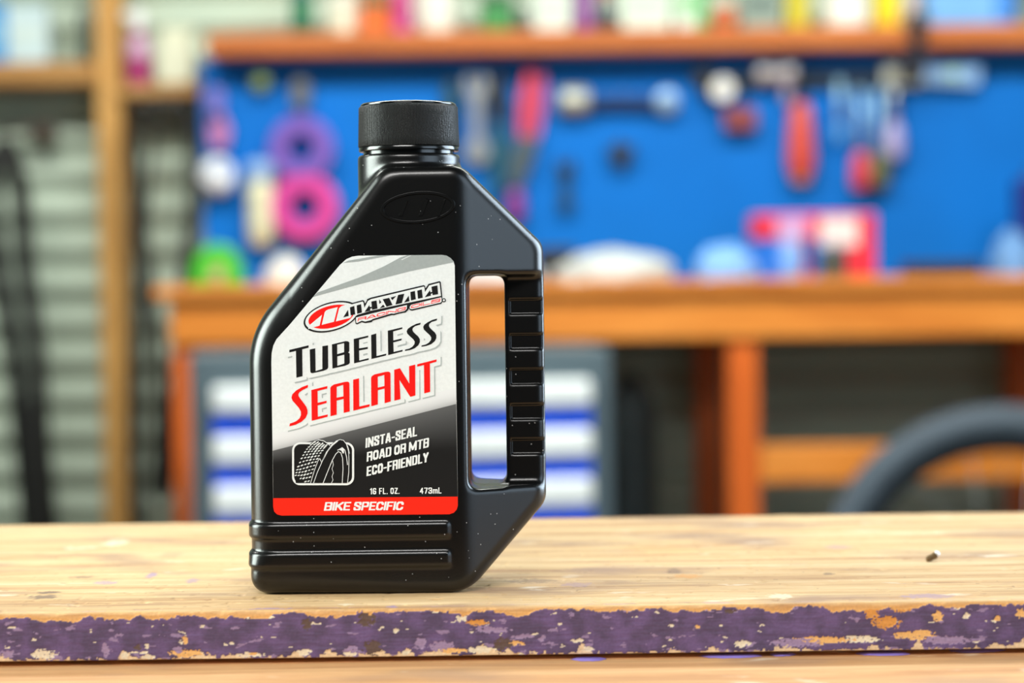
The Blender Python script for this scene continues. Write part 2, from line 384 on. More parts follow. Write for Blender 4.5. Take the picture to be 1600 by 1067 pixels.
    for (px, py, rx, ry, k, al) in [(68, 933, 26, 4, 'b', .7), (75, 926, 22, 2, 'b', .8), (130, 902, 24, 2, 'b', .6), (165, 911, 22, 3, 'l', .6), (236, 899, 9, 5, 'l', .8), (300, 908, 12, 4, 'l', .6), (180, 848, 22, 6, 'c', .7), (105, 856, 8, 3, 'c', .7), (265, 868, 22, 6, 'b', .25), (830, 908, 50, 4, 'b', .45), (900, 914, 30, 4, 'l', .4), (1055, 893, 12, 5, 'b', .5), (1075, 901, 26, 4, 'o', .6), (1310, 855, 24, 3, 'l', .4), (1220, 932, 22, 5, 'c', .7), (1295, 897, 10, 2, 'b', .6), (1450, 932, 50, 4, 'l', .6), (612, 949, 10, 3, 'l', .8), (420, 953, 45, 3, 'l', .7), (540, 945, 14, 2, 'c', .7), (1030, 860, 70, 8, 'o', .22), (560, 880, 30, 3, 'b', .3)]:
        dd = fw + RT * ((px - 800.0) / F) + UP * ((533.5 - py) / F); tt = (TABLE_Z - CAM_Z) / dd.z
        c0 = Vector((0, 0, CAM_Z)) + dd * tt
        kx = tt / F * 1000; ky = kx * (c0.y / 0.1288)
        d = ((X2 - c0.x * 1000) / (rx * kx)) ** 2 + ((Y2 + FB_Y0 * 1000 - c0.y * 1000) / (ry * ky)) ** 2 + (n1.fbm(X2 / 2.5 + px, Y2 / 3 + py, 3) - 0.5) * 1.8
        q = d < 0.95; sf = np.clip((0.95 - d[q]) * 1.6, 0, 1) * al; Ct[q] = np.concatenate([np.tile(key[k], (int(q.sum()), 1)), sf[:, None]], 1)
    Cf = np.concatenate([C, alpha[..., None]], -1)
    Call = np.concatenate([Cf, Ct], 1)
    nx, nr = V.shape[:2]
    V = V.reshape(-1, 3); Call = Call.reshape(-1, 4)
    ii, jj = np.meshgrid(np.arange(nx - 1), np.arange(nr - 1), indexing='ij')
    a_ = (ii * nr + jj).ravel()
    Fq = np.stack([a_, a_ + nr, a_ + nr + 1, a_ + 1], 1)
    return V, Fq, Call, nx, nr
V, Fq, Call, nx, nr = chipped_plank()
# close the slab with a bottom, a back and two ends
nb = len(V)
V2 = np.concatenate([V, [[-0.55, FB_Y1, TABLE_Z - BT], [0.55, FB_Y1, TABLE_Z - BT]]])
Fl = [tuple(q) for q in Fq.tolist()]
Fl.append(tuple([i * nr for i in range(nx)][::-1] + [nb, nb + 1]))
Fl.append(tuple([i * nr + nr - 1 for i in range(nx)] + [nb + 1, nb]))
Fl.append(tuple([j for j in range(nr)] + [nb]))
Fl.append(tuple([(nx - 1) * nr + j for j in range(nr)][::-1] + [nb + 1])[::-1][::-1])
V2 = V2 - np.array([0, 0.95, 0])
plank = mesh_obj('plank', (V2, Fl), M_plank, bench, smooth=True, label='worn plank with a chipped purple front edge')
ca = plank.data.color_attributes.new('wear', 'FLOAT_COLOR', 'POINT')
ca.data.foreach_set('color', np.concatenate([Call, np.zeros((2, 4))]).astype(np.float32).ravel())
M_low = wood_mat('lower_plank_wood', (222, 176, 126), (206, 154, 104), (172, 118, 76), rough=0.65, scale=5, stains=0.6)
LZ = TABLE_Z - BT - 0.0022
mesh_obj('plank', rel(box(-0.55, 0.55, 0.70, 0.905, LZ - 0.022, LZ, 0.002), bench), M_low, bench, label='lower plank in front of the purple edge')
mesh_obj('plank', rel(box(-0.55, 0.55, 0.909, 1.12, LZ - 0.022, LZ, 0.002), bench), M_low, bench)
for yy in (0.78, 1.05):
    mesh_obj('spacer', rel(box(-0.545, 0.545, yy + 0.075, yy + 0.06, LZ, TABLE_Z - BT - 0.0004), bench), M_low, bench)
for sx in (-0.52, 0.47):
    for sy in (0.73, 1.05): mesh_obj('leg', rel(box(sx, sx + 0.05, sy, sy + 0.05, 0, LZ - 0.0225, 0.002), bench), M_low, bench)
for sy in (0.735, 1.06): mesh_obj('rail', rel(box(-0.4695, 0.4695, sy, sy + 0.03, LZ - 0.10, LZ - 0.0225, 0.002), bench), M_low, bench)
# lilac paint drips on the lower plank next to the gap
M_lil = mat('lilac_paint', (140, 122, 205), 0.4, var=0.08)
for i, (px, py, rx, ry) in enumerate([(920, 1030, 26, 3.2), (1140, 1025, 50, 3.4), (1222, 1023, 20, 2.4), (1380, 1021, 40, 4.0), (1525, 1016, 42, 4.2)]):
    dd = fw + RT * ((px - 800.0) / F) + UP * ((533.5 - py) / F); tt = (LZ - CAM_Z) / dd.z
    c0 = Vector((0, 0, CAM_Z)) + dd * tt; kx = tt / F; ky = kx * c0.y / (CAM_Z - LZ)
    rg = random.Random(i); n = 28
    ring = [(c0.x + rx * kx * math.cos(2 * math.pi * k / n) * (0.85 + 0.3 * rg.random()), c0.y + ry * ky * math.sin(2 * math.pi * k / n) * (0.8 + 0.4 * rg.random())) for k in range(n)]
    vv = [(x, y - 0.95, LZ + 0.0001) for x, y in ring] + [(c0.x + (x - c0.x) * 0.8, c0.y + (y - c0.y) * 0.8 - 0.95, LZ + 0.0005) for x, y in ring]
    ff = [(k, (k + 1) % n, n + (k + 1) % n, n + k) for k in range(n)] + [tuple(n + k for k in range(n))]
    mesh_obj('paint_spot', (vv, ff), M_lil, bench, smooth=A)

# ------------------------------------------------------------------ the sealant bottle
YF, YC = 0.862, 0.890
X0 = P(620, 928, YF).x
bottle = thing('sealant_bottle', 'black plastic sealant bottle with side handle and white, black and red label', 'bottle', (X0, YC, TABLE_Z))
def L(px, py, Y):
    p = P(px, py, Y); return np.array([(p.x - X0) * 1000, (p.z - TABLE_Z) * 1000])
HALF = (YC - YF) * 1000
poly = [L(391.5, 928, .868), L(733, 926, .868), L(853, 780, YC), L(848.5, 382, YC), L(723, 261, YC - .012), L(597, 261, .868), L(386.5, 519, .868)]
poly[0][1] = 0; poly[1][1] = 0
planes = []
for i in range(len(poly)):
    p, q = poly[i], poly[(i + 1) % len(poly)]
    d = q - p; nrm = np.array([d[1], -d[0]]) / np.hypot(*d); planes.append((nrm, float(nrm @ p)))
xc = L(725, 600, YF)[0]; xe = L(849, 600, YC)[0]
th = math.atan2(HALF - 10.0, xe - xc)
hx0, hx1 = L(733.5, 600, YF + .006)[0], L(790, 600, YC - .006)[0]
hz0, hz1 = L(760, 760, .870)[1], L(760, 431, .875)[1]
gx1 = L(846, 600, YC - .01)[0]
nkx = L(639, 240, YC)[0]; nkr = 79.6 * YC / F * 1000; nkz = L(639, 238, .870)[1]
zb = [L(560, y, YF)[1] for y in (829, 874.5)]; xbr = L(704, 850, YF)[0]
gro = [L(820, y, YC - .008)[1] for y in (479, 534, 588.5, 643.5, 698)]; ggx = L(798, 600, YC - .008)[0]
def smax(a, b, k): h = np.maximum(k - np.abs(a - b), 0) / k; return np.maximum(a, b) + h * h * k * 0.25
def smin(a, b, k): return -smax(-a, -b, k)
def sdf(x, y, z):
    ay = np.abs(y)
    d = None; kk = [6.0, 2.5, 2.5, 3.0, 3.5, 9.0]
    for (nrm, c_) in planes:
        e = nrm[0] * x + nrm[1] * z - c_
        d = e if d is None else smax(d, e, kk.pop(0))
    fr = ay - HALF
    fr = smax(fr, fr * math.cos(th) + (x - xc) * math.sin(th), 2.6)
    d = smax(d, fr, 5.0 + 8.5 * np.clip((xc - 24 - x) / 46, 0, 1) * (0.35 + 0.65 * np.clip((z - 6) / 12, 0, 1)))
    for zc in zb:
        bd = smax(smax(d - 1.0, np.abs(z - zc) - 3.2, 1.4), x - xbr, 2.0)
        d = smin(d, bd, 0.9)
    nk = smax(np.hypot(x - nkx, y) - nkr, z - nkz, 2.0)
    nk = smax(nk, (nkz - 40) - z, 2.0)
    d = smin(d, nk, 3.0)
    # handle: scooped grip region on both faces, through hole, finger grooves
    gz = np.maximum(z - hz1, hz0 - z)
    sc = smax(smax(np.maximum(hx0 - x, x - gx1 - 4.0), gz, 6.0), 8.2 - ay, 3.0)
    d = smax(d, -sc, 2.6)
    ho = smax(np.maximum(hx0 - x, x - hx1), gz, 4.0)
    d = smax(d, -ho, 2.4)
    for g in gro:
        gr = np.maximum(np.maximum(np.abs(z - g) - 3.0, ggx - x), 6.9 - ay)
        d = smax(d, -gr, 0.9)
    return d
def surface_nets(h):
    lo = np.array([-66.0, -31.0, -2.0]); hi = np.array([66.0, 31.0, nkz + 3])
    n = np.ceil((hi - lo) / h).astype(int)
    ax_ = [(lo[i] + h * np.arange(n[i] + 1)).astype(np.float32) for i in range(3)]
    D = sdf(ax_[0][:, None, None], ax_[1][None, :, None], ax_[2][None, None, :]).astype(np.float32)
    S = D < 0
    cnt = np.zeros(np.array(D.shape) - 1, np.int8)
    sl = (slice(0, -1), slice(1, None))
    for i in (0, 1):
        for j in (0, 1):
            for k in (0, 1): cnt += S[sl[i], sl[j], sl[k]]
    act = (cnt > 0) & (cnt < 8)
    idx = -np.ones(act.shape, np.int64); c = np.argwhere(act); idx[act] = np.arange(len(c))
    acc = np.zeros((len(c), 3)); num = np.zeros(len(c))
    offs = [(i, j, k) for i in (0, 1) for j in (0, 1) for k in (0, 1)]
    for o in offs:
        for a_ in range(3):
            if o[a_]: continue
            o2 = list(o); o2[a_] = 1
            d0 = D[c[:, 0] + o[0], c[:, 1] + o[1], c[:, 2] + o[2]]; d1 = D[c[:, 0] + o2[0], c[:, 1] + o2[1], c[:, 2] + o2[2]]
            cr = (d0 < 0) != (d1 < 0); t = np.where(cr, d0 / np.where(cr, d0 - d1, 1), 0)
            p = np.tile(np.array(o, float), (len(c), 1)); p[:, a_] = t
            acc += p * cr[:, None]; num += cr
    V = lo + (c + acc / num[:, None]) * h
    for _ in range(3):
        e = 0.05; d = sdf(V[:, 0], V[:, 1], V[:, 2])
        g = np.stack([sdf(V[:, 0] + e * (i == 0), V[:, 1] + e * (i == 1), V[:, 2] + e * (i == 2)) - d for i in range(3)], 1) / e
        g2 = np.maximum((g * g).sum(1), 0.3)
        V = V - np.clip(d / g2, -0.3 * h, 0.3 * h)[:, None] * g
    Fs = []
    for a_ in range(3):
        b_, c_ = (a_ + 1) % 3, (a_ + 2) % 3
        s0 = [slice(None)] * 3; s1 = [slice(None)] * 3; s0[a_] = slice(0, -1); s1[a_] = slice(1, None)
        s0[b_] = s1[b_] = slice(1, -1); s0[c_] = s1[c_] = slice(1, -1)
        e0, e1 = S[tuple(s0)], S[tuple(s1)]
        for flip in (False, True):
            e = np.argwhere((e0 & ~e1) if not flip else (~e0 & e1))
            if not len(e): continue
            g = e.copy(); g[:, b_] += 1; g[:, c_] += 1
            def cell(db, dc):
                q = g.copy(); q[:, b_] += db; q[:, c_] += dc; return idx[q[:, 0], q[:, 1], q[:, 2]]
            qd = np.stack([cell(-1, -1), cell(0, -1), cell(0, 0), cell(-1, 0)], 1)
            Fs.append(qd if not flip else qd[:, ::-1])
    return V / 1000.0, np.concatenate(Fs)
def black_plastic(name, rough, bump, specks, base=(0.0035, 0.0035, 0.0034, 1)):
    m = bpy.data.materials.new(name); m.use_nodes = True; nt = m.node_tree; n = nt.nodes; l = nt.links; b = n['Principled BSDF']
    b.inputs['Roughness'].default_value = rough; b.inputs['Specular IOR Level'].default_value = 0.5
    tc = n.new('ShaderNodeTexCoord')
    vo = n.new('ShaderNodeTexVoronoi'); vo.inputs['Scale'].default_value = 300; l.new(tc.outputs['Object'], vo.inputs['Vector'])
    sm = n.new('ShaderNodeMath'); sm.operation = 'LESS_THAN'; sm.inputs[1].default_value = 0.075; l.new(vo.outputs['Distance'], sm.inputs[0])
    nz = n.new('ShaderNodeTexNoise'); nz.inputs['Scale'].default_value = 45; nz.inputs['Detail'].default_value = 3; l.new(tc.outputs['Object'], nz.inputs['Vector'])
    g = n.new('ShaderNodeMath'); g.operation = 'GREATER_THAN'; g.inputs[1].default_value = specks; l.new(nz.outputs['Fac'], g.inputs[0])
    mu = n.new('ShaderNodeMath'); mu.operation = 'MULTIPLY'; l.new(sm.outputs[0], mu.inputs[0]); l.new(g.outputs[0], mu.inputs[1])
    mx = n.new('ShaderNodeMix'); mx.data_type = 'RGBA'; mx.inputs['A'].default_value = base; mx.inputs['B'].default_value = (0.30, 0.30, 0.29, 1)
    l.new(mu.outputs[0], mx.inputs['Factor']); l.new(mx.outputs['Result'], b.inputs['Base Color'])
    n2 = n.new('ShaderNodeTexNoise'); n2.inputs['Scale'].default_value = 1500; n2.inputs['Detail'].default_value = 2; l.new(tc.outputs['Object'], n2.inputs['Vector'])
    bp = n.new('ShaderNodeBump'); bp.inputs['Strength'].default_value = bump; bp.inputs['Distance'].default_value = 0.0002
    l.new(n2.outputs['Fac'], bp.inputs['Height']); l.new(bp.outputs['Normal'], b.inputs['Normal'])
    return m
M_hdpe = black_plastic('black_hdpe', 0.265, 0.07, 0.51, (0.0026, 0.0026, 0.0025, 1))
bv, bf = surface_nets(0.65)
mesh_obj('body', (bv, bf.tolist()), M_hdpe, bottle, smooth=True, label='black blow-moulded body with handle and finger grooves')

# cap: knurled shell, smooth top disc, glossy retaining ring
M_cap = black_plastic('cap_plastic', 0.46, 0.8, 0.54, (0.016, 0.017, 0.016, 1))
M_gloss = mat('cap_gloss_plastic', (14, 15, 15), 0.16, var=0.1)
cz = lambda py: float(L(639, py, .870)[1]) / 1000
cR = 0.0412 / 2
def knurled(zs, n=220):
    seg = n * 4; V, Fc = [], []
    prof = [(zs[0], 0.0, 0.4), (zs[0] + .0003, 0, 1)] + [(zs[0] + (zs[1] - zs[0]) * t, 0, 1) for t in (.2, .4, .6, .8)] + [(zs[1] - .0006, 0, 1), (zs[1], -.0003, 0.3), (zs[1] + .0001, -.0009, 0)]
    for k in range(seg):
        a_ = 2 * math.pi * k / seg; tooth = (0, .00010, .00034, .00034)[k % 4]
        for z, dr, tm in prof:
            tp = (z - zs[0]) / (zs[1] - zs[0])
            r = cR * (1.006 - 0.022 * tp) + dr + tooth * tm
            V.append((nkx / 1000 + r * math.cos(a_), r * math.sin(a_), z))
    m_ = len(prof)
    for k in range(seg):
        k2 = (k + 1) % seg
        for i in range(m_ - 1): Fc.append((k * m_ + i, k2 * m_ + i, k2 * m_ + i + 1, k * m_ + i + 1))
    return V, Fc
z_k0, z_k1 = cz(225.5), cz(160.5)
cap = mesh_obj('cap', knurled((z_k0, z_k1)), M_cap, bottle, smooth=A, label='black finely ribbed screw cap')
rt = cR * 0.984
mesh_obj('top_disc', lathe([(rt - .0012, z_k1 - .0001), (rt - .0004, z_k1 + .0002), (rt - .0005, z_k1 + .0007), (rt - .0012, z_k1 + .0012), (rt - .004, z_k1 + .0014), (0.0085, z_k1 + .0013), (0.008, z_k1 + .0018), (0, z_k1 + .0019)], 96, (nkx / 1000, 0, 0)), M_gloss, cap, smooth=A)
z_r = cz(233)
mesh_obj('retaining_ring', lathe([(cR - .002, z_r), (cR - .0002, z_r), (cR + .0002, z_r + .0004), (cR + .0002, z_k0 - .0004), (cR - .0001, z_k0), (cR - .0008, z_k0 + .0002)], 96, (nkx / 1000, 0, 0), close=False), M_gloss, cap, smooth=A)
mesh_obj('neck_collar', lathe([(cR - .0017, nkz / 1000 - .001), (cR - .0017, z_k1 - .001), (0, z_k1 - .001)], 64, (nkx / 1000, 0, 0), close=False), M_gloss, cap, smooth=A)

# ---- everything flat on the front face is mapped from print coordinates to the face plane
def lp(px, py, layer=0.0):
    p = P(px, py, YF); return (p.x - X0, -HALF / 1000 - 0.00005 - layer * 0.00004, p.z - TABLE_Z)
class Zm:
    def __init__(s, ox, oy, sc): s.ox, s.oy, s.sc = ox, oy, sc
    def __call__(s, pts): return [(s.ox + x / s.sc, s.oy + y / s.sc) for x, y in pts]
zA, zB = Zm(440, 500, 10.669), Zm(560, 485, 10.671)
zC, zD = Zm(445, 580, 10.669), Zm(560, 550, 10.671)
zE, zF = Zm(470, 455, 13.333), Zm(580, 430, 13.333)
zG, zH, zI = Zm(440, 660, 9.7), Zm(560, 660, 8.893), Zm(490, 770, 10)
from mathutils.geometry import tessellate_polygon, convex_hull_2d
def fill(loops, layer):
    """2-D loops (outer first, then holes) -> flat facing mesh on the label plane"""
    pts = [p for lp_ in loops for p in lp_]
    tri = tessellate_polygon([[Vector((x, y, 0)) for x, y in lp_] for lp_ in loops])
    V = [lp(x, y, layer) for x, y in pts]; Fc = []
    for t in tri:
        a_, b_, c_ = (Vector(V[i]) for i in t)
        Fc.append(tuple(t) if (b_ - a_).cross(c_ - a_).y < 0 else (t[0], t[2], t[1]))
    return V, Fc
def grow(loops, r, dx, dy, sh, layer, st=0.2):
    """outlines swollen by a sheared square and moved by dx,dy, cut into thin strips along the lettering slope"""
    sk = [[(x + dx, y + dy + sh * x) for x, y in lp_] for lp_ in loops]
    ax = [p[0] for l_ in sk for p in l_]; ay = [p[1] for l_ in sk for p in l_]
    x0, y0 = min(ax) - r - 1, min(ay) - r - 1
    nx_, ny_ = int((max(ax) + r + 1 - x0) / st), int((max(ay) + r + 1 - y0) / st)
    M = np.zeros((ny_, nx_), bool)
    for l_ in sk:
        m = np.zeros((ny_, nx_), bool); q = l_[1:] + l_[:1]
        for j in range(ny_):
            y = y0 + (j + 0.5) * st
            xs_ = sorted(p[0] + (y - p[1]) / (e[1] - p[1]) * (e[0] - p[0]) for p, e in zip(l_, q) if (p[1] <= y) != (e[1] <= y))
            for k in range(0, len(xs_) - 1, 2): m[j, max(0, int((xs_[k] - x0) / st + 0.5)):int((xs_[k + 1] - x0) / st + 0.5)] = True
        M |= m
    n = int(round(r / st))
    for axn in (0, 1):
        c_ = np.cumsum(np.pad(M.astype(np.int32), [(n + 1, n) if i == axn else (0, 0) for i in (0, 1)]), axis=axn)
        M = (c_[2 * n + 1:] - c_[:-2 * n - 1] if axn == 0 else c_[:, 2 * n + 1:] - c_[:, :-2 * n - 1]) > 0
    V, Fc = [], []
    for j in range(ny_):
        e = np.flatnonzero(np.diff(np.concatenate([[0], M[j].astype(np.int8), [0]])))
        for k in range(0, len(e), 2):
            xa, xb = x0 + e[k] * st, x0 + e[k + 1] * st; ya, yb = y0 + j * st, y0 + (j + 1) * st; o = len(V)
            V += [lp(xa, ya - sh * xa, layer), lp(xa, yb - sh * xa, layer), lp(xb, yb - sh * xb, layer), lp(xb, ya - sh * xb, layer)]
            Fc.append((o, o + 1, o + 2, o + 3))
    return V, Fc
def stroke(pts, wd, layer, closed=False):
    out = []
    n = len(pts)
    for i in range(n if closed else n - 1):
        p, q = Vector(pts[i]), Vector(pts[(i + 1) % n]); d = (q - p)
        if d.length < 1e-6: continue
        d = d.normalized(); nn = Vector((-d.y, d.x)) * wd / 2; e = d * wd * 0.25
        out.append(fill([[tuple(p - e + nn), tuple(q + e + nn), tuple(q + e - nn), tuple(p - e - nn)]], layer + 0.03 * (i % 3)))
    return join(*out)
def ell(cx, cy, hx, hy, rho, n=72):
    s = math.sqrt(1 - rho * rho)
    return [(cx + hx * math.cos(2 * math.pi * k / n), cy - hy * (rho * math.cos(2 * math.pi * k / n) + s * math.sin(2 * math.pi * k / n))) for k in range(n)]
def rrect(x0, y0, x1, y1, r, n=6):
    o = []
    for cx, cy, a0 in ((x1 - r, y0 + r, -90), (x1 - r, y1 - r, 0), (x0 + r, y1 - r, 90), (x0 + r, y0 + r, 180)):
        for k in range(n + 1): a_ = math.radians(a0 + 90 * k / n); o.append((cx + r * math.cos(a_), cy + r * math.sin(a_)))
    return o
GL = {'I': (0.0, [[(.5, 0), (.5, 1)]]), 'N': (1.1, [[(0, 0), (0, 1)], [(0, 1), (1, 0)], [(1, 0), (1, 1)]]), 'T': (.95, [[(0, 1), (1, 1)], [(.5, 0), (.5, 1)]]),
      'S': (1, [[(1, .74), (1, .86), (.85, 1), (.15, 1), (0, .86), (0, .68), (1, .36), (1, .14), (.85, 0), (.15, 0), (0, .14), (0, .26)]]),
      'A': (1.1, [[(0, 0), (.4, 1), (.6, 1), (1, 0)], [(.15, .22), (.85, .22)]]), '-': (.45, [[(0, .42), (1, .42)]]), 'E': (.85, [[(1, 1), (0, 1), (0, 0), (1, 0)], [(0, .5), (.85, .5)]]),
      'L': (.8, [[(0, 1), (0, 0), (1, 0)]]), 'R': (1, [[(0, 0), (0, 1), (.85, 1), (1, .88), (1, .62), (.85, .5), (0, .5)], [(.8, .5), (1, .38), (1, 0)]]),
      'O': (1, [[(.32, 0), (.68, 0), (1, .2), (1, .8), (.68, 1), (.32, 1), (0, .8), (0, .2), (.32, 0)]]), 'D': (1, [[(0, 0), (0, 1), (.8, 1), (1, .85), (1, .15), (.8, 0), (0, 0)]]),
      'M': (1.6, [[(0, 0), (0, 1), (.5, .12), (1, 1), (1, 0)]]), 'B': (1, [[(0, 0), (0, 1), (.85, 1), (1, .88), (1, .64), (.85, .52), (0, .52)], [(.85, .52), (1, .4), (1, .12), (.85, 0), (0, 0)]]),
      'C': (1, [[(1, .74), (1, .82), (.7, 1), (.3, 1), (0, .82), (0, .18), (.3, 0), (.7, 0), (1, .18), (1, .26)]]), 'G': (1, [[(1, .74), (1, .88), (.85, 1), (.15, 1), (0, .88), (0, .12), (.15, 0), (.85, 0), (1, .12), (1, .46), (.55, .46)]]),
      'F': (.85, [[(1, 1), (0, 1), (0, 0)], [(0, .5), (.8, .5)]]), 'Y': (1.1, [[(0, 1), (.5, .45), (1, 1)], [(.5, .45), (.5, 0)]]), 'K': (1.05, [[(0, 0), (0, 1)], [(0, .42), (1, 1)], [(.3, .6), (1, 0)]]),
      'P': (1, [[(0, 0), (0, 1), (.85, 1), (1, .88), (1, .58), (.85, .45), (0, .45)]]), 'Z': (.9, [[(0, 1), (1, 1), (0, 0), (1, 0)]]), '.': (0.0, [[(0, 0), (0.01, 0)]]),
      '1': (.4, [[(0, .8), (.5, .82), (1, 1), (1, 0)]]), '6': (1, [[(1, .84), (.8, 1), (.3, 1), (0, .82), (0, .15), (.25, 0), (.75, 0), (1, .15), (1, .36), (.8, .5), (0, .5)]]),
      '4': (1.05, [[(.75, 0), (.75, 1), (0, .28), (1, .28)]]), '7': (.95, [[(0, 1), (1, 1), (.35, 0)]]), '3': (1, [[(0, .78), (0, .88), (.15, 1), (.85, 1), (1, .88), (1, .64), (.85, .52), (.4, .52)], [(.85, .52), (1, .4), (1, .12), (.85, 0), (.15, 0), (0, .12), (0, .25)]]),
      'm': (1.5, [[(0, 0), (0, .66), (.88, .66), (1, .58), (1, 0)], [(.5, .66), (.5, 0)]])}
def block_text(s, bl, br, h, layer, slant=0.0, wt=0.17, hz=0.85, gap=0.12, st=0.16, ctr=0.34):
    """heavy condensed lettering cut into thin strips; wt is the half stroke as a part of the height"""
    W = math.hypot(br[0] - bl[0], br[1] - bl[1]); rx = wt * h; ry = wt * h * hz
    wu = [GL[c][0] for c in s if c != ' ']; nsp = s.count(' ')
    n = len(wu); g = gap * h
    unit = (W - 2 * rx * n - g * (n - 1) - nsp * h * ctr) / max(sum(wu), 0.1)
    nx_, ny_ = int(W / st) + 2, int(h / st) + 1
    M = np.zeros((ny_, nx_), bool)
    X, Y = np.meshgrid((np.arange(nx_) + .5) * st, (np.arange(ny_) + .5) * st)
    x = 0.0
    for c in s:
        if c == ' ': x += h * ctr; continue
        w_, ls = GL[c]; gw = w_ * unit
        for l_ in ls:
            for (a_, b_) in zip(l_[:-1], l_[1:]):
                for k in range(13):
                    t = k / 12; cx = x + rx + (a_[0] + (b_[0] - a_[0]) * t) * gw; cy = ry + (a_[1] + (b_[1] - a_[1]) * t) * (h - 2 * ry)
                    i0, i1 = int(max(0, (cx - rx) / st)), int((cx + rx) / st) + 1; j0, j1 = int(max(0, (cy - ry) / st)), int((cy + ry) / st) + 1
                    M[j0:j1, i0:i1] |= (np.abs(X[j0:j1, i0:i1] - cx) <= rx) & (np.abs(Y[j0:j1, i0:i1] - cy) <= ry)
        x += gw + 2 * rx + g
    V, Fc = [], []
    ex = ((br[0] - bl[0]) / W, (br[1] - bl[1]) / W)
    def q(u, v): return lp(bl[0] + ex[0] * u + slant * v / h, bl[1] + ex[1] * u - v, layer)
    for j in range(ny_):
        e = np.flatnonzero(np.diff(np.concatenate([[0], M[j].astype(np.int8), [0]])))
        for k in range(0, len(e), 2):
            xa, xb, ya, yb = e[k] * st, e[k + 1] * st, j * st, (j + 1) * st; o = len(V)
            V += [q(xa, ya), q(xb, ya), q(xb, yb), q(xa, yb)]; Fc.append((o, o + 1, o + 2, o + 3))
    return V, Fc

def print_mat(name, rgb, rough=0.42):
    return mat(name, rgb, rough, var=0.03, scale=900, spec=0.35)
M_white = print_mat('label_white', (232, 236, 232)); M_grey = print_mat('label_grey', (163, 170, 166)); M_shadow = print_mat('label_shadow_grey', (176, 184, 180))
M_black = print_mat('label_black', (16, 16, 15)); M_red = print_mat('label_red', (255, 16, 8)); M_redb = print_mat('label_band_red', (255, 34, 10))
def attr_mat(name):
    m = bpy.data.materials.new(name); m.use_nodes = True; n = m.node_tree.nodes; b = n['Principled BSDF']
    b.inputs['Roughness'].default_value = 0.45; b.inputs['Specular IOR Level'].default_value = 0.3
    at = n.new('ShaderNodeAttribute'); at.attribute_name = 'print'
    nz = n.new('ShaderNodeTexNoise'); nz.inputs['Scale'].default_value = 2200
    mx = n.new('ShaderNodeMix'); mx.data_type = 'RGBA'; mx.blend_type = 'OVERLAY'; mx.inputs['Factor'].default_value = 0.25
    m.node_tree.links.new(at.outputs['Color'], mx.inputs['A']); m.node_tree.links.new(nz.outputs['Color'], mx.inputs['B'])
    m.node_tree.links.new(mx.outputs['Result'], b.inputs['Base Color'])
    return m
outline = [(424, 566), (424.5, 552), (427, 540), (432, 530), (440, 521), (452, 508), (490, 463), (531, 414), (541, 405), (550, 401), (560, 399.5), (575, 399.3), (690, 398.2), (698, 399.5), (704, 403), (708.5, 408), (710.5, 415),
           (712.8, 600), (715.2, 775), (715.3, 790), (713.5, 796), (709, 801), (702, 803.3), (440, 805.4), (433, 803.5), (428.5, 799), (427, 792)]
base = fill([outline], 1.0)
nv = len(outline); lv = base[0] + [lp(x, y, -1.0) for x, y in outline]
lf = base[1] + [(i, (i + 1) % nv, nv + (i + 1) % nv, nv + i) for i in range(nv)]
label = mesh_obj('label', (lv, lf), M_white, bottle, label='white, black and red printed front label')
def deco(name, m, mt, lbl=None): return mesh_obj(name, m, mt, label, label=lbl)
deco('grey_swoosh', fill([[(489, 464), (496, 457), (560, 434), (600, 416), (626, 402), (636, 398.8), (690, 398.3), (698, 399.6), (704, 403), (708.5, 408), (709.5, 409.5), (640, 424), (560, 444.5)]], 2), M_grey)
deco('grey_swoosh', fill([[(536, 410.8), (545, 407), (590, 399.4), (610, 399.2), (560, 408.6)]], 2), M_grey)
deco('white_streak', fill([[(627, 405.5), (641, 399), (643, 399), (628, 406.3)]], 3), M_white)
# lower dark field with its printed fade
def bnd(x): return 704 - 73 * (x - 426.5) / (713 - 426.5)
def fade():
    nx_, rows = 24, []
    for t in np.linspace(-0.42, 0, 8): rows.append(('w', t))
    for t in np.linspace(0, 1, 16): rows.append(('b', t))
    V, C = [], []
    for kind, t in rows:
        for i in range(nx_ + 1):
            u = i / nx_; xb = 426 + u * (713 - 426); y = bnd(xb)
            if kind == 'w': y = y + t * 60
            else: y = y + t * ((778.3 - 2.4 * u) - y)
            xl = 424.3 + (y - 566) * 0.0125; xr = 712.4 + (y - 600) * 0.0155
            V.append(lp(xl + u * (xr - xl), y, 2))
            if kind == 'w': k = 0.80 + (0.44 - 0.80) * max(0, (t + 0.42) / 0.42) ** 2.2
            else: k = 0.10 * max(0.0, 1 - t / (0.28 + 0.22 * u)) ** 1.3 + 0.006
            C.append((k, k * 1.02, k, 1))
    Fc = []
    for j in range(len(rows) - 1):
        if rows[j][0] != rows[j + 1][0]: continue
        for i in range(nx_): a_ = j * (nx_ + 1) + i; Fc.append((a_, a_ + nx_ + 1, a_ + nx_ + 2, a_ + 1))
    return V, Fc, C
fv, ff_, fc_ = fade()
fo = deco('dark_field', (fv, ff_), attr_mat('label_fade'), 'dark printed field fading to black')
fa = fo.data.color_attributes.new('print', 'FLOAT_COLOR', 'POINT'); fa.data.foreach_set('color', np.array(fc_, np.float32).ravel())
deco('red_band', fill([[(426.8, 778.3), (715.2, 775.8), (715.3, 790), (713.5, 796), (709, 801), (702, 803.3), (440, 805.4), (433, 803.5), (428.5, 799), (427, 792)]], 3), M_redb)

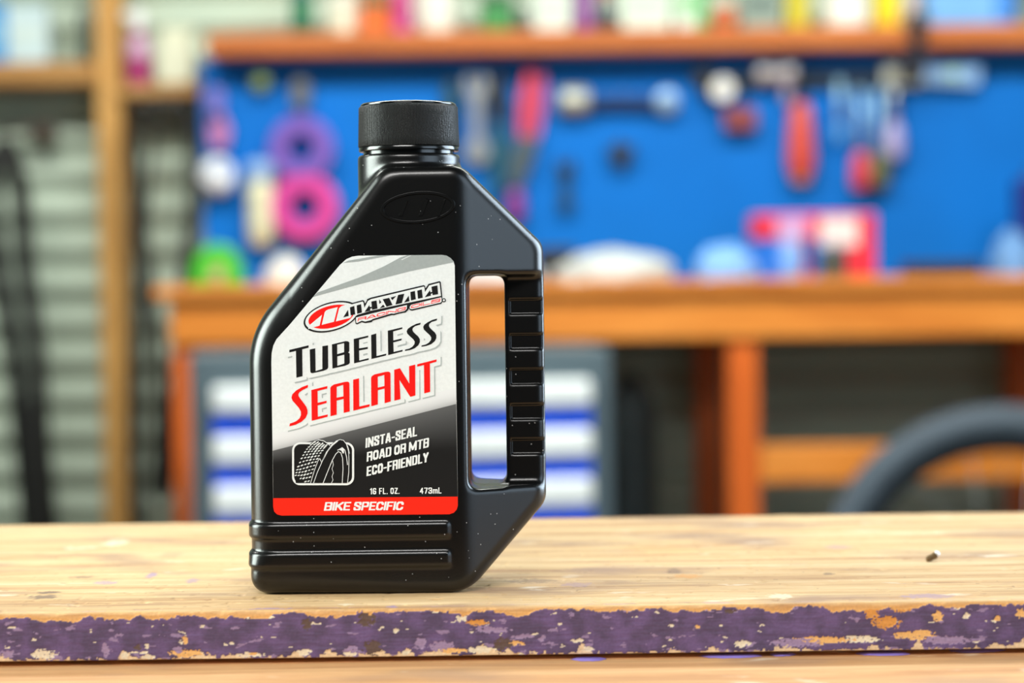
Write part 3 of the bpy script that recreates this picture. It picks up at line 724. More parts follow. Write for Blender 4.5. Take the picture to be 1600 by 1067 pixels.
S1 = [(1040, 203), (960, 225), (880, 265), (825, 305), (805, 345), (815, 385), (860, 430), (915, 480), (940, 520), (935, 560), (900, 605), (850, 635), (780, 652), (775, 675), (860, 660), (940, 630), (1000, 580), (1025, 530), (1025, 480), (1000, 435), (960, 400), (915, 355), (900, 320), (910, 290), (950, 260), (1032, 235)]
word1 = [[zA([(130, 497), (452, 420), (450, 460), (345, 487), (350, 935), (248, 960), (240, 513), (130, 540)])],
         [zA([(470, 490), (562, 470), (568, 850), (680, 815), (680, 435), (775, 420), (778, 790), (760, 820), (700, 845), (520, 885), (490, 880), (480, 860)])],
         [zA([(840, 405), (1070, 350), (1110, 355), (1130, 372), (1130, 520), (1110, 540), (1135, 555), (1138, 710), (1120, 735), (1060, 760), (848, 808)]), zA([(928, 410), (1043, 383), (1043, 535), (928, 568)]), zA([(930, 605), (1046, 575), (1046, 725), (930, 762)])],
         [zB([(-77, 475), (165, 418), (165, 447), (12, 487), (12, 632), (158, 608), (158, 640), (12, 668), (15, 835), (172, 795), (172, 822), (-71, 882)])],
         [zB([(213, 408), (298, 383), (303, 760), (467, 720), (460, 750), (218, 810)])],
         [zB([(490, 337), (735, 280), (730, 307), (580, 350), (583, 500), (723, 468), (718, 497), (583, 532), (588, 692), (740, 655), (735, 682), (497, 745)])],
         [zB(S1)], [zB([(x + 275, y - 69) for x, y in S1])]]
word2 = [[zC([(388, 225), (290, 262), (190, 320), (125, 385), (112, 440), (130, 490), (180, 545), (235, 610), (268, 670), (270, 730), (250, 780), (200, 825), (150, 850), (85, 870), (78, 917), (180, 890), (280, 840), (350, 775), (380, 705), (380, 650), (360, 590), (310, 520), (255, 450), (230, 410), (228, 380), (245, 350), (300, 310), (385, 270)])],
         [zC([(443, 312), (713, 245), (708, 287), (547, 327), (550, 525), (700, 490), (695, 528), (550, 568), (552, 757), (718, 718), (713, 757), (450, 825)])],
         [zC([(760, 275), (775, 250), (820, 220), (1000, 177), (1050, 172), (1073, 185), (1078, 200), (1083, 668), (983, 693), (980, 460), (866, 487), (866, 722), (762, 748)]), zC([(866, 258), (975, 225), (978, 417), (866, 440)])],
         [zD([(-87, 460), (11, 437), (16, 907), (190, 868), (185, 908), (-84, 977)])],
         [zD([(212, 430), (225, 400), (270, 372), (450, 330), (500, 325), (525, 335), (535, 355), (540, 822), (438, 852), (436, 607), (325, 635), (325, 872), (216, 902)]), zD([(323, 410), (432, 380), (435, 565), (325, 592)])],
         [zD([(597, 295), (693, 268), (850, 525), (845, 235), (948, 207), (950, 722), (865, 745), (685, 462), (703, 783), (600, 810)])],
         [zD([(982, 203), (1305, 122), (1300, 160), (1193, 190), (1197, 663), (1098, 688), (1093, 215), (982, 242)])]]
for wd, mt, lay, nm in ((word2, M_red, 3.0, 'lower title letter'), (word1, M_black, 4.0, 'upper title letter')):
    deco('letter_shadow', grow([g[0] for g in wd], 5.3, 2.9, 3.3, 0.236, lay), M_shadow)
    deco('letter_outline', grow([g[0] for g in wd], 6.1, 0.3, 0.4, 0.236, lay + 0.5), M_white)
    for g in wd: deco('letter', fill(g, 6.0), mt)
# round racing logo with its banner
ban = zE([(1060, 250), (1090, 238), (1295, 183), (1322, 200), (1337, 255), (1372, 205), (1380, 165)]) + zF([(0, 463), (1095, 205), (1122, 222), (1132, 272), (1180, 205), (1190, 183), (1425, 122), (1450, 140), (1482, 440), (1482, 560), (1460, 592), (850, 737), (805, 722), (785, 690), (770, 725), (720, 772), (560, 803), (480, 830), (430, 828), (30, 945)]) + zE([(1480, 640), (1350, 662), (1270, 642), (1170, 692), (1140, 670), (1130, 560), (1080, 560)])
deco('logo_outline', join(fill([ell(*zE([(635, 530)])[0], 575 / 13.33, 330 / 13.33, 0.374)], 5), fill([ban], 5.2), fill([ell(*zF([(1515, 520)])[0], 3.1, 3.1, 0, 20)], 5)), M_black)
inn = zE([(1040, 285), (1100, 262), (1290, 213), (1306, 235), (1325, 345), (1400, 200)]) + zF([(0, 497), (1098, 235), (1110, 255), (1120, 352), (1210, 212), (1423, 155), (1455, 430), (0, 737)]) + zE([(1180, 490), (1110, 545), (1000, 560), (870, 560), (900, 420)])
rac = zE([(1150, 548)]) + zF([(0, 800), (745, 620), (742, 700), (700, 745), (560, 775), (470, 800), (420, 795), (30, 912)]) + zE([(1470, 600), (1340, 632), (1272, 612), (1172, 662), (1155, 650)])
oil = zF([(800, 680), (812, 640), (835, 615), (1455, 460), (1465, 470), (1468, 550), (1445, 570), (850, 708), (815, 700)])
cx_, cy_ = zE([(635, 530)])[0]
deco('logo_ground', join(fill([ell(cx_, cy_, 539 / 13.33, 298 / 13.33, 0.374)], 5.6), fill([inn], 5.8), fill([rac], 5.8), fill([oil], 5.8), fill([ell(*zF([(1515, 520)])[0], 1.6, 1.6, 0, 16)], 5.8)), M_white)
deco('logo_oval', fill([ell(cx_, cy_, 474 / 13.33, 252 / 13.33, 0.374)], 6.2), M_red)
deco('logo_stripe', join(fill([zE([(155, 728), (443, 490), (392, 716), (230, 760), (160, 790)])], 6.6), fill([zE([(437, 700), (500, 435), (525, 405), (570, 380), (770, 330), (692, 635)])], 6.6), fill([zE([(732, 628), (800, 352), (845, 312), (890, 297), (970, 278), (1100, 270), (1130, 400), (1030, 555)])], 6.6)), M_white)
blk = [zE([(885, 545), (985, 385), (1000, 515)]), zE([(1025, 335), (1115, 305), (1135, 480), (1040, 505)]), zE([(1165, 295), (1255, 268), (1275, 445), (1175, 470)]),
       zE([(1325, 435), (1430, 285), (1440, 330), (1480, 320), (1480, 350), (1445, 365), (1450, 405)]), zF([(3, 548), (112, 525), (133, 693), (20, 722)]),
       zF([(240, 500), (375, 470), (445, 620), (320, 655)]), zF([(168, 500), (212, 562), (168, 600)]), zF([(175, 690), (250, 610), (290, 660)]), zF([(405, 465), (525, 430), (440, 520)]),
       zF([(560, 410), (690, 385), (640, 580), (505, 610)]), zF([(685, 570), (780, 425), (800, 540)]), zF([(815, 350), (910, 325), (930, 500), (830, 525)]), zF([(960, 320), (1055, 295), (1075, 470), (975, 490)]),
       zF([(1115, 460), (1225, 310), (1235, 355), (1270, 345), (1272, 375), (1240, 390), (1245, 425)]), zF([(1255, 240), (1380, 210), (1395, 395), (1280, 415)])]
deco('logo_lettering', join(*[fill([b_], 7) for b_ in blk]), M_black)
p_ = zE([(1182, 630)])[0]; q_ = zF([(712, 725)])[0]
deco('logo_lettering', block_text('RACING', p_, q_, 5.4, 7, 1.2, 0.12, 0.8, 0.22), M_red)
p_ = zF([(825, 692)])[0]; q_ = zF([(1432, 550)])[0]
deco('logo_lettering', block_text('OILS', p_, q_, 5.4, 7, 1.2, 0.12, 0.8, 0.22), M_red)
# small lettering
def ht(z, p): return z([p])[0]
for s_, a_, b_, h_ in (('INSTA-SEAL', (98, 354), (815, 186), 136), ('ROAD OR MTB', (115, 545), (978, 341), 132), ('ECO-FRIENDLY', (113, 747), (972, 545), 134)):
    deco('lettering', block_text(s_, ht(zH, a_), ht(zH, b_), h_ / 8.893, 6, 0.6, 0.096, 0.78, 0.06, ctr=0.25), M_white)
deco('lettering', block_text('16 FL. OZ.', ht(zH, (163, 997)), ht(zH, (572, 991)), 86 / 8.893, 6, 0, 0.085, 0.85, 0.12), M_white)
deco('lettering', block_text('473mL', ht(zH, (853, 990)), ht(zH, (1154, 985)), 84 / 8.893, 6, 0, 0.085, 0.85, 0.12), M_white)
deco('lettering', block_text('BIKE', ht(zI, (160, 277)), ht(zI, (565, 273)), 13.4, 6, 2.6, 0.118, 0.72, 0.06), M_white)
deco('lettering', block_text('SPECIFIC', ht(zI, (618, 273)), ht(zI, (1390, 268)), 13.4, 6, 2.6, 0.118, 0.72, 0.06), M_white)
# tyre picture
fr_o = zG(rrect(160, 300, 1100, 950, 120)); fr_i = zG(rrect(190, 328, 1068, 918, 95))
back_t = zG([(205, 800), (230, 690), (300, 520), (370, 400), (450, 310), (530, 268), (600, 262), (670, 290), (730, 345), (700, 420), (600, 560), (430, 918), (215, 918)])
front_t = zG([(430, 918), (520, 680), (620, 500), (730, 350), (800, 290), (880, 255), (930, 262), (975, 310), (1010, 420), (1025, 560), (1020, 760), (1005, 918)])
deco('picture_frame', join(fill([fr_o], 4), ), M_white)
deco('picture_ground', join(fill([fr_i], 4.4), fill([back_t], 4.8), fill([front_t], 5.6)), M_black)
rg = random.Random(4)
tread = []
L0 = [(215, 800), (245, 690), (310, 530), (380, 410), (455, 325), (530, 280)]; L1 = [(400, 918), (450, 760), (510, 610), (570, 490), (640, 390), (690, 330)]
def along(pl, t):
    t = max(0, min(0.9999, t)) * (len(pl) - 1); i = int(t); f_ = t - i
    return (pl[i][0] + (pl[i + 1][0] - pl[i][0]) * f_, pl[i][1] + (pl[i + 1][1] - pl[i][1]) * f_)
for r_ in range(13):
    for c_ in range(6):
        t = (r_ + (0.5 if c_ % 2 else 0)) / 13.0
        p0 = along(L0, t); p1 = along(L1, t); u = c_ / 5.0
        x = p0[0] + (p1[0] - p0[0]) * u; y = p0[1] + (p1[1] - p0[1]) * u
        s = 17 + 7 * rg.random(); s2 = 12 + 5 * rg.random()
        if c_ == 3: s, s2 = 22, 20
        if y > 895: y = 895
        tread.append(fill([zG([(x - s, y + s2 * 0.3), (x + s * 0.5, y - s2), (x + s, y - s2 * 0.2), (x - s * 0.3, y + s2)])], 5.1))
lines = [([(560, 262), (640, 278), (735, 345)], 12), ([(455, 325), (500, 285), (560, 262)], 8), ([(440, 918), (500, 720), (555, 575), (580, 545), (600, 590)], 9), ([(485, 918), (540, 760), (605, 615)], 10), ([(605, 610), (680, 450), (760, 340), (830, 280), (890, 256)], 12), ([(632, 560), (700, 430), (770, 345), (850, 280)], 14),
         ([(890, 258), (940, 270), (985, 330), (1015, 430), (1022, 560), (1018, 760), (1000, 918)], 10), ([(630, 918), (700, 740), (770, 570), (820, 480), (860, 440), (900, 460), (925, 540), (932, 700), (920, 918)], 11), ([(850, 420), (920, 380), (960, 420), (985, 520), (1000, 640)], 12), ([(775, 580), (785, 640), (765, 700), (785, 760), (765, 820), (780, 870), (755, 918)], 8), ([(985, 320), (1010, 380), (1030, 470)], 8)]
spot = fill([zG([(870, 415), (915, 385), (945, 410), (945, 465), (930, 470), (905, 425)])], 6)
deco('picture_lines', join(*tread, *[stroke(zG(p_), w_ / 9.7 * 0.9, 6) for p_, w_ in lines], spot), M_white)
# embossed oval emblem above the label
def emboss():
    cx, cy = 580 + 597 / 8.206, 280 + 362 / 8.206
    sc = 8.206; n = 96; V, Fc = [], []
    prof = [(482, -0.2), (472, 0.45), (438, 0.45), (428, -0.2)]
    for k in range(n):
        t = 2 * math.pi * k / n
        for hx, dz in prof:
            hy = 212 - (482 - hx) * 0.8; rho = 0.177; s = math.sqrt(1 - rho * rho)
            x = cx + hx / sc * math.cos(t); y = cy - hy / sc * (rho * math.cos(t) + s * math.sin(t))
            q = lp(x, y); V.append((q[0], -HALF / 1000 - dz / 1000, q[2]))
    m_ = len(prof)
    for k in range(n):
        k2 = (k + 1) % n
        for i in range(m_ - 1): Fc.append((k * m_ + i, k2 * m_ + i, k2 * m_ + i + 1, k * m_ + i + 1))
    out = [(V, Fc)]
    for (a_, b_, c_, d_) in (((410, 315), (335, 478), (395, 475), (490, 275)), ((705, 240), (590, 478), (648, 472), (755, 262)), ((930, 262), (830, 478), (868, 478), (975, 255))):
        pts = [(580 + x / sc, 280 + y / sc) for x, y in (a_, b_, c_, d_)]
        mx_ = sum(p[0] for p in pts) / 4; my_ = sum(p[1] for p in pts) / 4
        vv = []
        for dz, f in ((-0.2, 1.0), (0.3, 0.72)):
            for x, y in pts: q = lp(mx_ + (x - mx_) * (f if dz > 0 else 1), my_ + (y - my_) * (0.94 if dz > 0 else 1)); vv.append((q[0], -HALF / 1000 - dz / 1000, q[2]))
        out.append((vv, [(0, 1, 5, 4), (1, 2, 6, 5), (2, 3, 7, 6), (3, 0, 4, 7), (4, 5, 6, 7)]))
    return join(*out)
mesh_obj('embossed_emblem', emboss(), M_hdpe, bottle, smooth=A, label='embossed oval emblem with slanted bars')

# small metal fitting lying on the bench
dd = fw + RT * ((1457 - 800.0) / F) + UP * ((533.5 - 877) / F); tt = (TABLE_Z - CAM_Z) / dd.z
c0 = Vector((0, 0, CAM_Z)) + dd * tt; k_ = tt / F
nut = thing('valve_fitting', 'tiny brown metal fitting with a bright white tip on the bench', 'fitting', (c0.x, c0.y, TABLE_Z - 0.0001), (0, math.radians(-14), math.radians(12)))
M_br = mat('tarnished_brass', (104, 78, 40), 0.5, 0.3, var=0.35, scale=600, bump=0.4, bscale=900)
pr = [(0.0001, 0), (3.2, 0), (4.6, 1.2), (5.2, 2.5), (5.2, 9), (4.8, 10), (4.8, 12), (5.6, 12.6), (5.6, 17), (4.4, 18.2), (0.0001, 18.2)]
body_ = lathe([(r * k_, z * k_) for r, z in pr], 6)
mesh_obj('stem', move(body_, (-9 * k_, 0, 5.2 * k_), ry=math.radians(80)), M_br, nut, smooth=False)
mesh_obj('tip', move(lathe([(0.0001, 0), (3.0 * k_, 0), (4.6 * k_, 1.5 * k_), (5.2 * k_, 4 * k_), (3.4 * k_, 6.5 * k_), (0.0001, 7.4 * k_)], 14), (7.6 * k_, 0, 8.4 * k_), ry=math.radians(62)), mat('white_plastic_tip', (240, 242, 246), 0.25, var=0.03), nut, smooth=True)

# ------------------------------------------------------------------ things on the shelf above the tool board
SHY = 4.24
US = SHY / F                                   # metres per photograph pixel at the shelf
def plastic(n, rgb, rough=0.4, **k): return mat(n, rgb, rough, var=0.05, scale=20, **k)
def px_prof(pr, u): return [(max(r, 0.01) * u, z * u) for r, z in pr]
def on_shelf(px): return (P(px, 47, SHY).x, SHY, SH_T)
def round_tub(name, lbl, cat, px, r, h, body_rgb, lid_rgb, band_rgb=None, grp=None, neck=0):
    t = thing(name, lbl, cat, on_shelf(px), group=grp)
    k = plastic('plastic_%d_%d_%d' % body_rgb, body_rgb)
    hb = h - 14 if not neck else h - 42
    pr = [(0, 0), (r * .9, 0), (r * .97, 3), (r, 8), (r, hb - 6), (r * .96, hb)]
    if neck: pr += [(r * .7, hb + 14), (neck, hb + 20), (neck, hb + 26)]
    else: pr += [(r * .8, hb + 2)]
    pr += [(0, pr[-1][1])]
    mesh_obj('container', lathe(px_prof(pr, US), 28), k, t, smooth=A)
    z0 = pr[-1][1] + 0.2; lr = (neck * 1.15 if neck else r * 1.03)
    mesh_obj('lid', lathe(px_prof([(0, z0), (lr, z0), (lr, z0 + 11), (lr * .9, z0 + 14), (0, z0 + 14)], US), 28), plastic('plastic_%d_%d_%d' % lid_rgb, lid_rgb), t, smooth=A)
    if band_rgb: mesh_obj('label_band', lathe(px_prof([(r * 1.006, h * .14), (r * 1.012, h * .15), (r * 1.012, h * .52), (r * 1.006, h * .53)], US), 28, close=False), plastic('plastic_%d_%d_%d' % band_rgb, band_rgb), t, smooth=A)
    return t
def carton(name, lbl, cat, px, w_, h, d, rgb, rgb2, loc=None, u=None, band=(0.3, 0.7)):
    u = u or US; t = thing(name, lbl, cat, loc or on_shelf(px))
    mesh_obj('carton', box(-w_ / 2 * u, w_ / 2 * u, -d / 2 * u, d / 2 * u, 0, h * u, 1.2 * u), plastic('card_%d_%d_%d' % rgb, rgb, 0.6), t)
    mesh_obj('label_panel', box(-w_ * .42 * u, w_ * .42 * u, -d / 2 * u - 0.0008, -d / 2 * u, h * band[0] * u, h * band[1] * u), plastic('card_%d_%d_%d' % rgb2, rgb2, 0.6), t)
    return t
round_tub('lube_bottle', 'dark teal bottle with purple cap at the left end of the shelf', 'bottle', 472, 17, 110, (14, 88, 84), (120, 96, 176), (30, 120, 80), neck=9)
round_tub('cream_jar', 'small cream jar on the shelf left of the orange carton', 'jar', 537, 21, 62, (236, 232, 208), (240, 236, 220))
carton('orange_carton', 'orange carton with a dark green stripe behind the bottle cap on the shelf', 'box', 587, 46, 66, 60, (226, 104, 30), (36, 92, 60), band=(0.62, 0.9))
round_tub('degreaser_bottle', 'magenta pink bottle on the shelf beside the orange carton', 'bottle', 628, 16, 120, (222, 96, 168), (235, 235, 230), (200, 70, 140), neck=8)
round_tub('storage_tub', 'wide white tub on the shelf above the black bottle cap', 'tub', 683, 30, 84, (238, 238, 226), (230, 232, 226))
round_tub('spool_pot', 'round green pot on the shelf beside the wide white tub', 'pot', 777, 27, 56, (70, 150, 84), (40, 96, 60))
carton('small_carton', 'small black carton standing right of the green pot on the shelf', 'box', 816, 16, 40, 40, (34, 40, 36), (70, 74, 70))
carton('white_carton', 'pale white carton on the shelf between green pot and purple bottle', 'box', 862, 54, 70, 60, (226, 232, 222), (206, 218, 206))
round_tub('purple_bottle', 'purple bottle on the shelf next to a navy bottle', 'bottle', 913, 15, 110, (146, 70, 158), (40, 30, 60), neck=8)
round_tub('navy_bottle', 'dark navy bottle with red cap on the shelf', 'bottle', 946, 13, 72, (34, 36, 62), (196, 40, 56), neck=7)
carton('pale_carton', 'wide pale green-white carton at the middle of the shelf', 'box', 1008, 74, 76, 60, (222, 232, 218), (204, 220, 204))
carton('thin_carton', 'narrow pale carton with green right side panel on the shelf', 'box', 1070, 30, 80, 50, (226, 236, 226), (160, 214, 160))
round_tub('green_bottle', 'light green bottle on the shelf beside the narrow pale carton', 'bottle', 1096, 11, 120, (120, 206, 130), (100, 180, 110), neck=6)
carton('red_parts_box', 'small red-orange box low on the shelf between green and grey items', 'box', 1131, 32, 36, 46, (214, 76, 40), (170, 120, 60))
carton('grey_box', 'grey-green box on the shelf left of the yellow bottles', 'box', 1186, 62, 74, 60, (150, 166, 154), (112, 130, 122))
round_tub('yellow_oil_bottle', 'mustard yellow bottle on the shelf left of the white round tub', 'bottle', 1245, 21, 130, (214, 200, 60), (40, 60, 50), neck=9)
round_tub('white_round_tub', 'bright white round tub between the two yellow containers on the shelf', 'tub', 1325, 36, 58, (246, 246, 240), (246, 246, 240))
carton('yellow_carton', 'vivid lemon yellow carton on the shelf beside the white round tub', 'box', 1384, 34, 96, 50, (238, 226, 0), (250, 200, 20), band=(0.05, 0.3))
round_tub('pale_pink_bottle', 'pale pink bottle on the shelf beside the light blue bin', 'bottle', 1425, 12, 84, (226, 200, 196), (220, 210, 206), neck=7)
t = thing('blue_bin', 'large light blue plastic bin at the right end of the shelf', 'bin', on_shelf(1510))
for nm, sh in (('front', None),):
    outer = [(-66, 0), (62, 0), (70, 120), (-72, 120)]
    mesh_obj('bin_body', prism([(x * US, z * US) for x, z in outer], -0.06, 0.06, 0.003), plastic('bin_blue', (120, 178, 236)), t)
    mesh_obj('rim', box(-75 * US, 73 * US, -0.066, 0.066, 120.2 * US, 126 * US, 0.002), plastic('bin_blue', (120, 178, 236)), t)
    mesh_obj('end_panel', box(34 * US, 64 * US, -0.0635, -0.0605, 8 * US, 112 * US, 0.001), plastic('bin_deep_blue', (70, 140, 226)), t)
carton('end_carton', 'grey-green carton at the far right end of the shelf', 'box', 1602, 34, 90, 50, (140, 160, 150), (110, 130, 120))

# ------------------------------------------------------------------ things on the wall ledges at the left
def on_ledge(px, z): return (P(px, 110, 4.29).x, 4.29, z)
UL = 4.29 / F
t = thing('pink_spray_bottle', 'magenta bottle with white top on the ledge right of the pine stud', 'bottle', on_ledge(217, LEDGE_R))
mesh_obj('bottle_body', lathe(px_prof([(0, 0), (16, 0), (18, 4), (18, 62), (14, 72), (8, 80), (8, 86), (0, 86)], UL), 24), plastic('magenta_plastic', (176, 58, 120)), t, smooth=A)
mesh_obj('shoulder_label', lathe(px_prof([(18.2, 44), (18.4, 45), (18.4, 62), (14.6, 72.4)], UL), 24, close=False), plastic('mauve_label', (206, 166, 196)), t, smooth=A)
mesh_obj('spray_top', join(lathe(px_prof([(0, 86.2), (10, 86.2), (12, 92), (12, 112), (7, 118), (0, 118)], UL), 20), box(-24 * UL, 0, -5 * UL, 5 * UL, 104 * UL, 114 * UL, 1.5 * UL)), plastic('white_plastic', (236, 236, 236)), t, smooth=A)
t = thing('cream_bag', 'pale cream paper bag on the ledge beside the blue tool board', 'bag', on_ledge(277, LEDGE_R))
mesh_obj('bag_body', prism([(x * UL, z * UL) for x, z in ((-28, 0), (26, 0), (29, 20), (24, 60), (27, 76), (-22, 78), (-27, 50), (-31, 18))], -0.03, 0.03, 0.006), plastic('cream_paper', (222, 222, 196), 0.8), t)
mesh_obj('folded_top', box(-24 * UL, 28 * UL, -0.014, 0.014, 78.5 * UL, 88 * UL, 0.003), plastic('cream_paper', (222, 222, 196), 0.8), t)
carton('blue_box', 'small blue box at the far left end of the timber ledge', 'box', 0, 44, 92, 40, (60, 146, 206), (120, 180, 220), loc=on_ledge(-6, LEDGE_L), u=UL)
carton('pale_blue_carton', 'pale blue-white carton on the ledge left of the pine stud', 'box', 0, 62, 88, 40, (196, 216, 220), (206, 222, 218), loc=on_ledge(48, LEDGE_L), u=UL)
t = thing('dark_can', 'dark green can on the ledge touching the pine stud', 'can', on_ledge(136, LEDGE_L))
mesh_obj('can_body', lathe(px_prof([(0, 0), (9, 0), (10, 2), (10, 74), (8, 78), (0, 78)], UL), 20), plastic('dark_green_tin', (50, 62, 50)), t, smooth=A)
mesh_obj('nozzle', lathe(px_prof([(0, 78.2), (4, 78.2), (4, 86), (2, 90), (0, 90)], UL), 14), plastic('black_plastic', (22, 22, 22)), t, smooth=A)

# hanging tubes and tyres against the corrugated wall
M_rub = mat('black_rubber', (24, 25, 23), 0.7, var=0.2, scale=30, bump=0.2)
def hook_part(t, x, z, ln=0.05):
    mesh_obj('hook', tube([(x, 0.06, z + 0.012), (x, 0.0, z + 0.012), (x, -0.012, z + 0.02)], 0.004, 8), mat('hook_steel', (120, 120, 116), 0.4, 0.8), t, smooth=True)
def hanging_loop(name, lbl, Yv, pts_px, r_px, loc_px, tread=True):
    u = Yv / F; o = P(loc_px[0], loc_px[1], Yv)
    t = thing(name, lbl, 'tyre' if tread else 'tube', o)
    pts = []
    n = len(pts_px)
    for i in range(n):                                  # closed Catmull-Rom
        p0, p1, p2, p3 = (Vector((*pts_px[(i + k) % n], 0)) for k in (-1, 0, 1, 2))
        for s_ in range(8):
            f_ = s_ / 8; q = 0.5 * ((2 * p1) + (p2 - p0) * f_ + (2 * p0 - 5 * p1 + 4 * p2 - p3) * f_ ** 2 + (3 * p1 - p0 - 3 * p2 + p3) * f_ ** 3)
            w_ = P(q.x, q.y, Yv); pts.append((w_.x - o.x, 0.012 * math.sin(i + f_), w_.z - o.z))
    mesh_obj('tyre_casing' if tread else 'rubber_loop', tube(pts, r_px * u, 12, closed=True, flat=1.1), M_rub, t, smooth=True)
    zt = max(p[2] for p in pts); xt = [p[0] for p in pts if p[2] == zt][0]
    mesh_obj('hook', tube([(xt, 4.355 - Yv, zt - 2 * r_px * u), (xt, 0.0, zt - 2 * r_px * u - 0.004), (xt, -0.02, zt - 2 * r_px * u + 0.02)], 0.004, 8), mat('hook_steel', (120, 120, 116), 0.4, 0.8), t, smooth=True)
    return t
hanging_loop('bicycle_tyre', 'black tyre hanging on the corrugated wall at the left edge', 4.20, [(8, 228), (30, 300), (38, 420), (58, 560), (66, 690), (78, 840), (66, 980), (46, 980), (46, 840), (34, 690), (24, 560), (2, 420), (-12, 300)], 15, (20, 600))
hanging_loop('hanging_inner_tube', 'black inner tubes hanging below the short ledge beside the blue board', 4.22, [(250, 160), (292, 176), (302, 300), (284, 480), (272, 640), (262, 760), (246, 760), (250, 620), (232, 440), (212, 300), (212, 190)], 9, (250, 500), tread=False)
hanging_loop('black_cable_loop', 'thin black cable loop hanging close to the right side of the pine stud', 4.15, [(226, 166), (240, 190), (228, 320), (222, 520), (224, 740), (216, 860), (206, 740), (208, 480), (208, 260), (212, 180)], 5, (220, 500), tread=False)
t = thing('wall_bracket', 'small brown metal bracket on the corrugated wall left of the stud', 'bracket', P(62, 206, 4.30))
M_brk = mat('brown_steel', (82, 70, 60), 0.5, 0.3)
mesh_obj('plate', box(-0.024, 0.024, 0.01, 0.055, -0.022, 0.018, 0.003), M_brk, t)
mesh_obj('arm', tube([(0, 0.005, 0), (-0.03, -0.01, 0.006), (-0.09, -0.012, -0.004)], 0.006, 8), M_brk, t, smooth=True)

# ------------------------------------------------------------------ tools hung on the blue board
UP_ = (PEG_Y - 0.02) / F
TY = PEG_Y - 0.02
def tool(name, lbl, cat, px, py, grp=None, rot=0): 
    t = thing(name, lbl, cat, P(px, py, TY), (0, rot, 0), grp); return t
M_steel = mat('tool_steel', (176, 182, 186), 0.32, 0.85, var=0.08)
M_dark = mat('dark_tool_steel', (34, 40, 44), 0.45, 0.4, var=0.1)
M_blk = mat('matte_black_plastic', (26, 30, 32), 0.5)
def hk(t, x, z): mesh_obj('hook', tube([(x * UP_, 0.021, z * UP_), (x * UP_, -0.006, z * UP_), (x * UP_, -0.009, (z + 4) * UP_)], 1.7 * UP_, 8), M_steel, t, smooth=True)
def poly_part(t, nm, pts, mt, y0=-0.006, y1=0.006, bev=0.0015): return mesh_obj(nm, prism([(x * UP_, z * UP_) for x, z in pts], y0, y1, bev), mt, t)
def bar(t, nm, pts, r, mt, flat=1.0): return mesh_obj(nm, tube([(x * UP_, 0, z * UP_) for x, z in pts], [q * UP_ for q in r] if isinstance(r, (list, tuple)) else r * UP_, 12, flat=flat), mt, t, smooth=True)
def ring_roll(name, lbl, px, py, R, r, wd, rgb, core):
    t = tool(name, lbl, 'tape', px, py, 'tape rolls on the blue board')
    pr = [(r + 4, -wd / 2), (R - 2, -wd / 2), (R, -wd / 2 + 2), (R, wd / 2 - 2), (R - 2, wd / 2), (r + 4, wd / 2), (r + 4, -wd / 2)]
    mesh_obj('tape_winding', move(lathe([(a_ * UP_, b_ * UP_) for a_, b_ in pr], 48, close=False), (0, -0.004, 0), rx=math.pi / 2), plastic(name + '_%d' % rgb[0], rgb, 0.45), t, smooth=A)
    pc_ = [(r, -wd / 2 - .5), (r + 3.8, -wd / 2 - .5), (r + 3.8, wd / 2 + .5), (r, wd / 2 + .5), (r, -wd / 2 - .5)]
    mesh_obj('core', move(lathe([(a_ * UP_, b_ * UP_) for a_, b_ in pc_], 36, close=False), (0, -0.004, 0), rx=math.pi / 2), plastic(name + '_core%d' % core[0], core, 0.5), t, smooth=A)
    return t
ring_roll('tape_roll', 'violet roll of tape hanging above the pink roll on the blue board', 472, 232, 50, 21, 24, (120, 88, 184), (112, 80, 172))
ring_roll('tape_roll', 'pink-magenta roll of tape hanging below the violet roll on the blue board', 477, 323, 52, 22, 24, (214, 66, 158), (190, 56, 150))
t = tool('hanger_clip', 'grey-brown clip at the top of the blue board above the violet roll', 'clip', 470, 145)
poly_part(t, 'clip_body', [(-13, -20), (13, -20), (15, 8), (8, 22), (-8, 22), (-15, 8)], mat('clip_grey', (96, 98, 96), 0.5)); hk(t, 0, 12)
bar(t, 'wire', [(0, -20), (1, -40)], 1.6, M_steel)
t = tool('olive_knob', 'small olive knob near the top left of the blue board', 'knob', 408, 130)
mesh_obj('knob_head', move(lathe(px_prof([(0, 0), (12, 0), (15, 5), (15, 12), (11, 18), (0, 19)], UP_), 20), (0, 0.008, 0), rx=math.pi / 2), mat('olive_plastic', (112, 132, 70), 0.5), t, smooth=A); hk(t, 0, 0)
t = tool('multi_tool', 'mauve folding tool hanging at the left edge of the blue board', 'tool', 338, 182)
poly_part(t, 'upper_handle', [(-12, 2), (10, 2), (13, 30), (8, 44), (-10, 44), (-14, 28)], plastic('mauve_plastic', (120, 110, 190)))
poly_part(t, 'lower_handle', [(-8, -48), (16, -48), (22, -22), (14, 0), (-8, 0), (-12, -22)], plastic('pink_mauve_plastic', (186, 118, 172)))
mesh_obj('pivot', move(lathe(px_prof([(0, 0), (6, 0), (6, 14), (0, 14)], UP_), 14), (0, -0.004, 0.0), rx=math.pi / 2), M_dark, t, smooth=A); hk(t, 0, 38)
t = tool('cable_ball', 'round white bundle of cord below the mauve tool on the blue board', 'cord', 340, 275)
mesh_obj('cord_bundle', join(*[move(tube([(19 * UP_ * math.cos(a_), 9 * UP_ * math.sin(2 * a_ + k), 21 * UP_ * math.sin(a_)) for a_ in [2 * math.pi * q / 20 for q in range(20)]], 8 * UP_, 8, closed=True), (0, -0.010, 0), rz=k * 0.5) for k in range(4)]), plastic('white_cord', (232, 238, 246), 0.7), t, smooth=True)
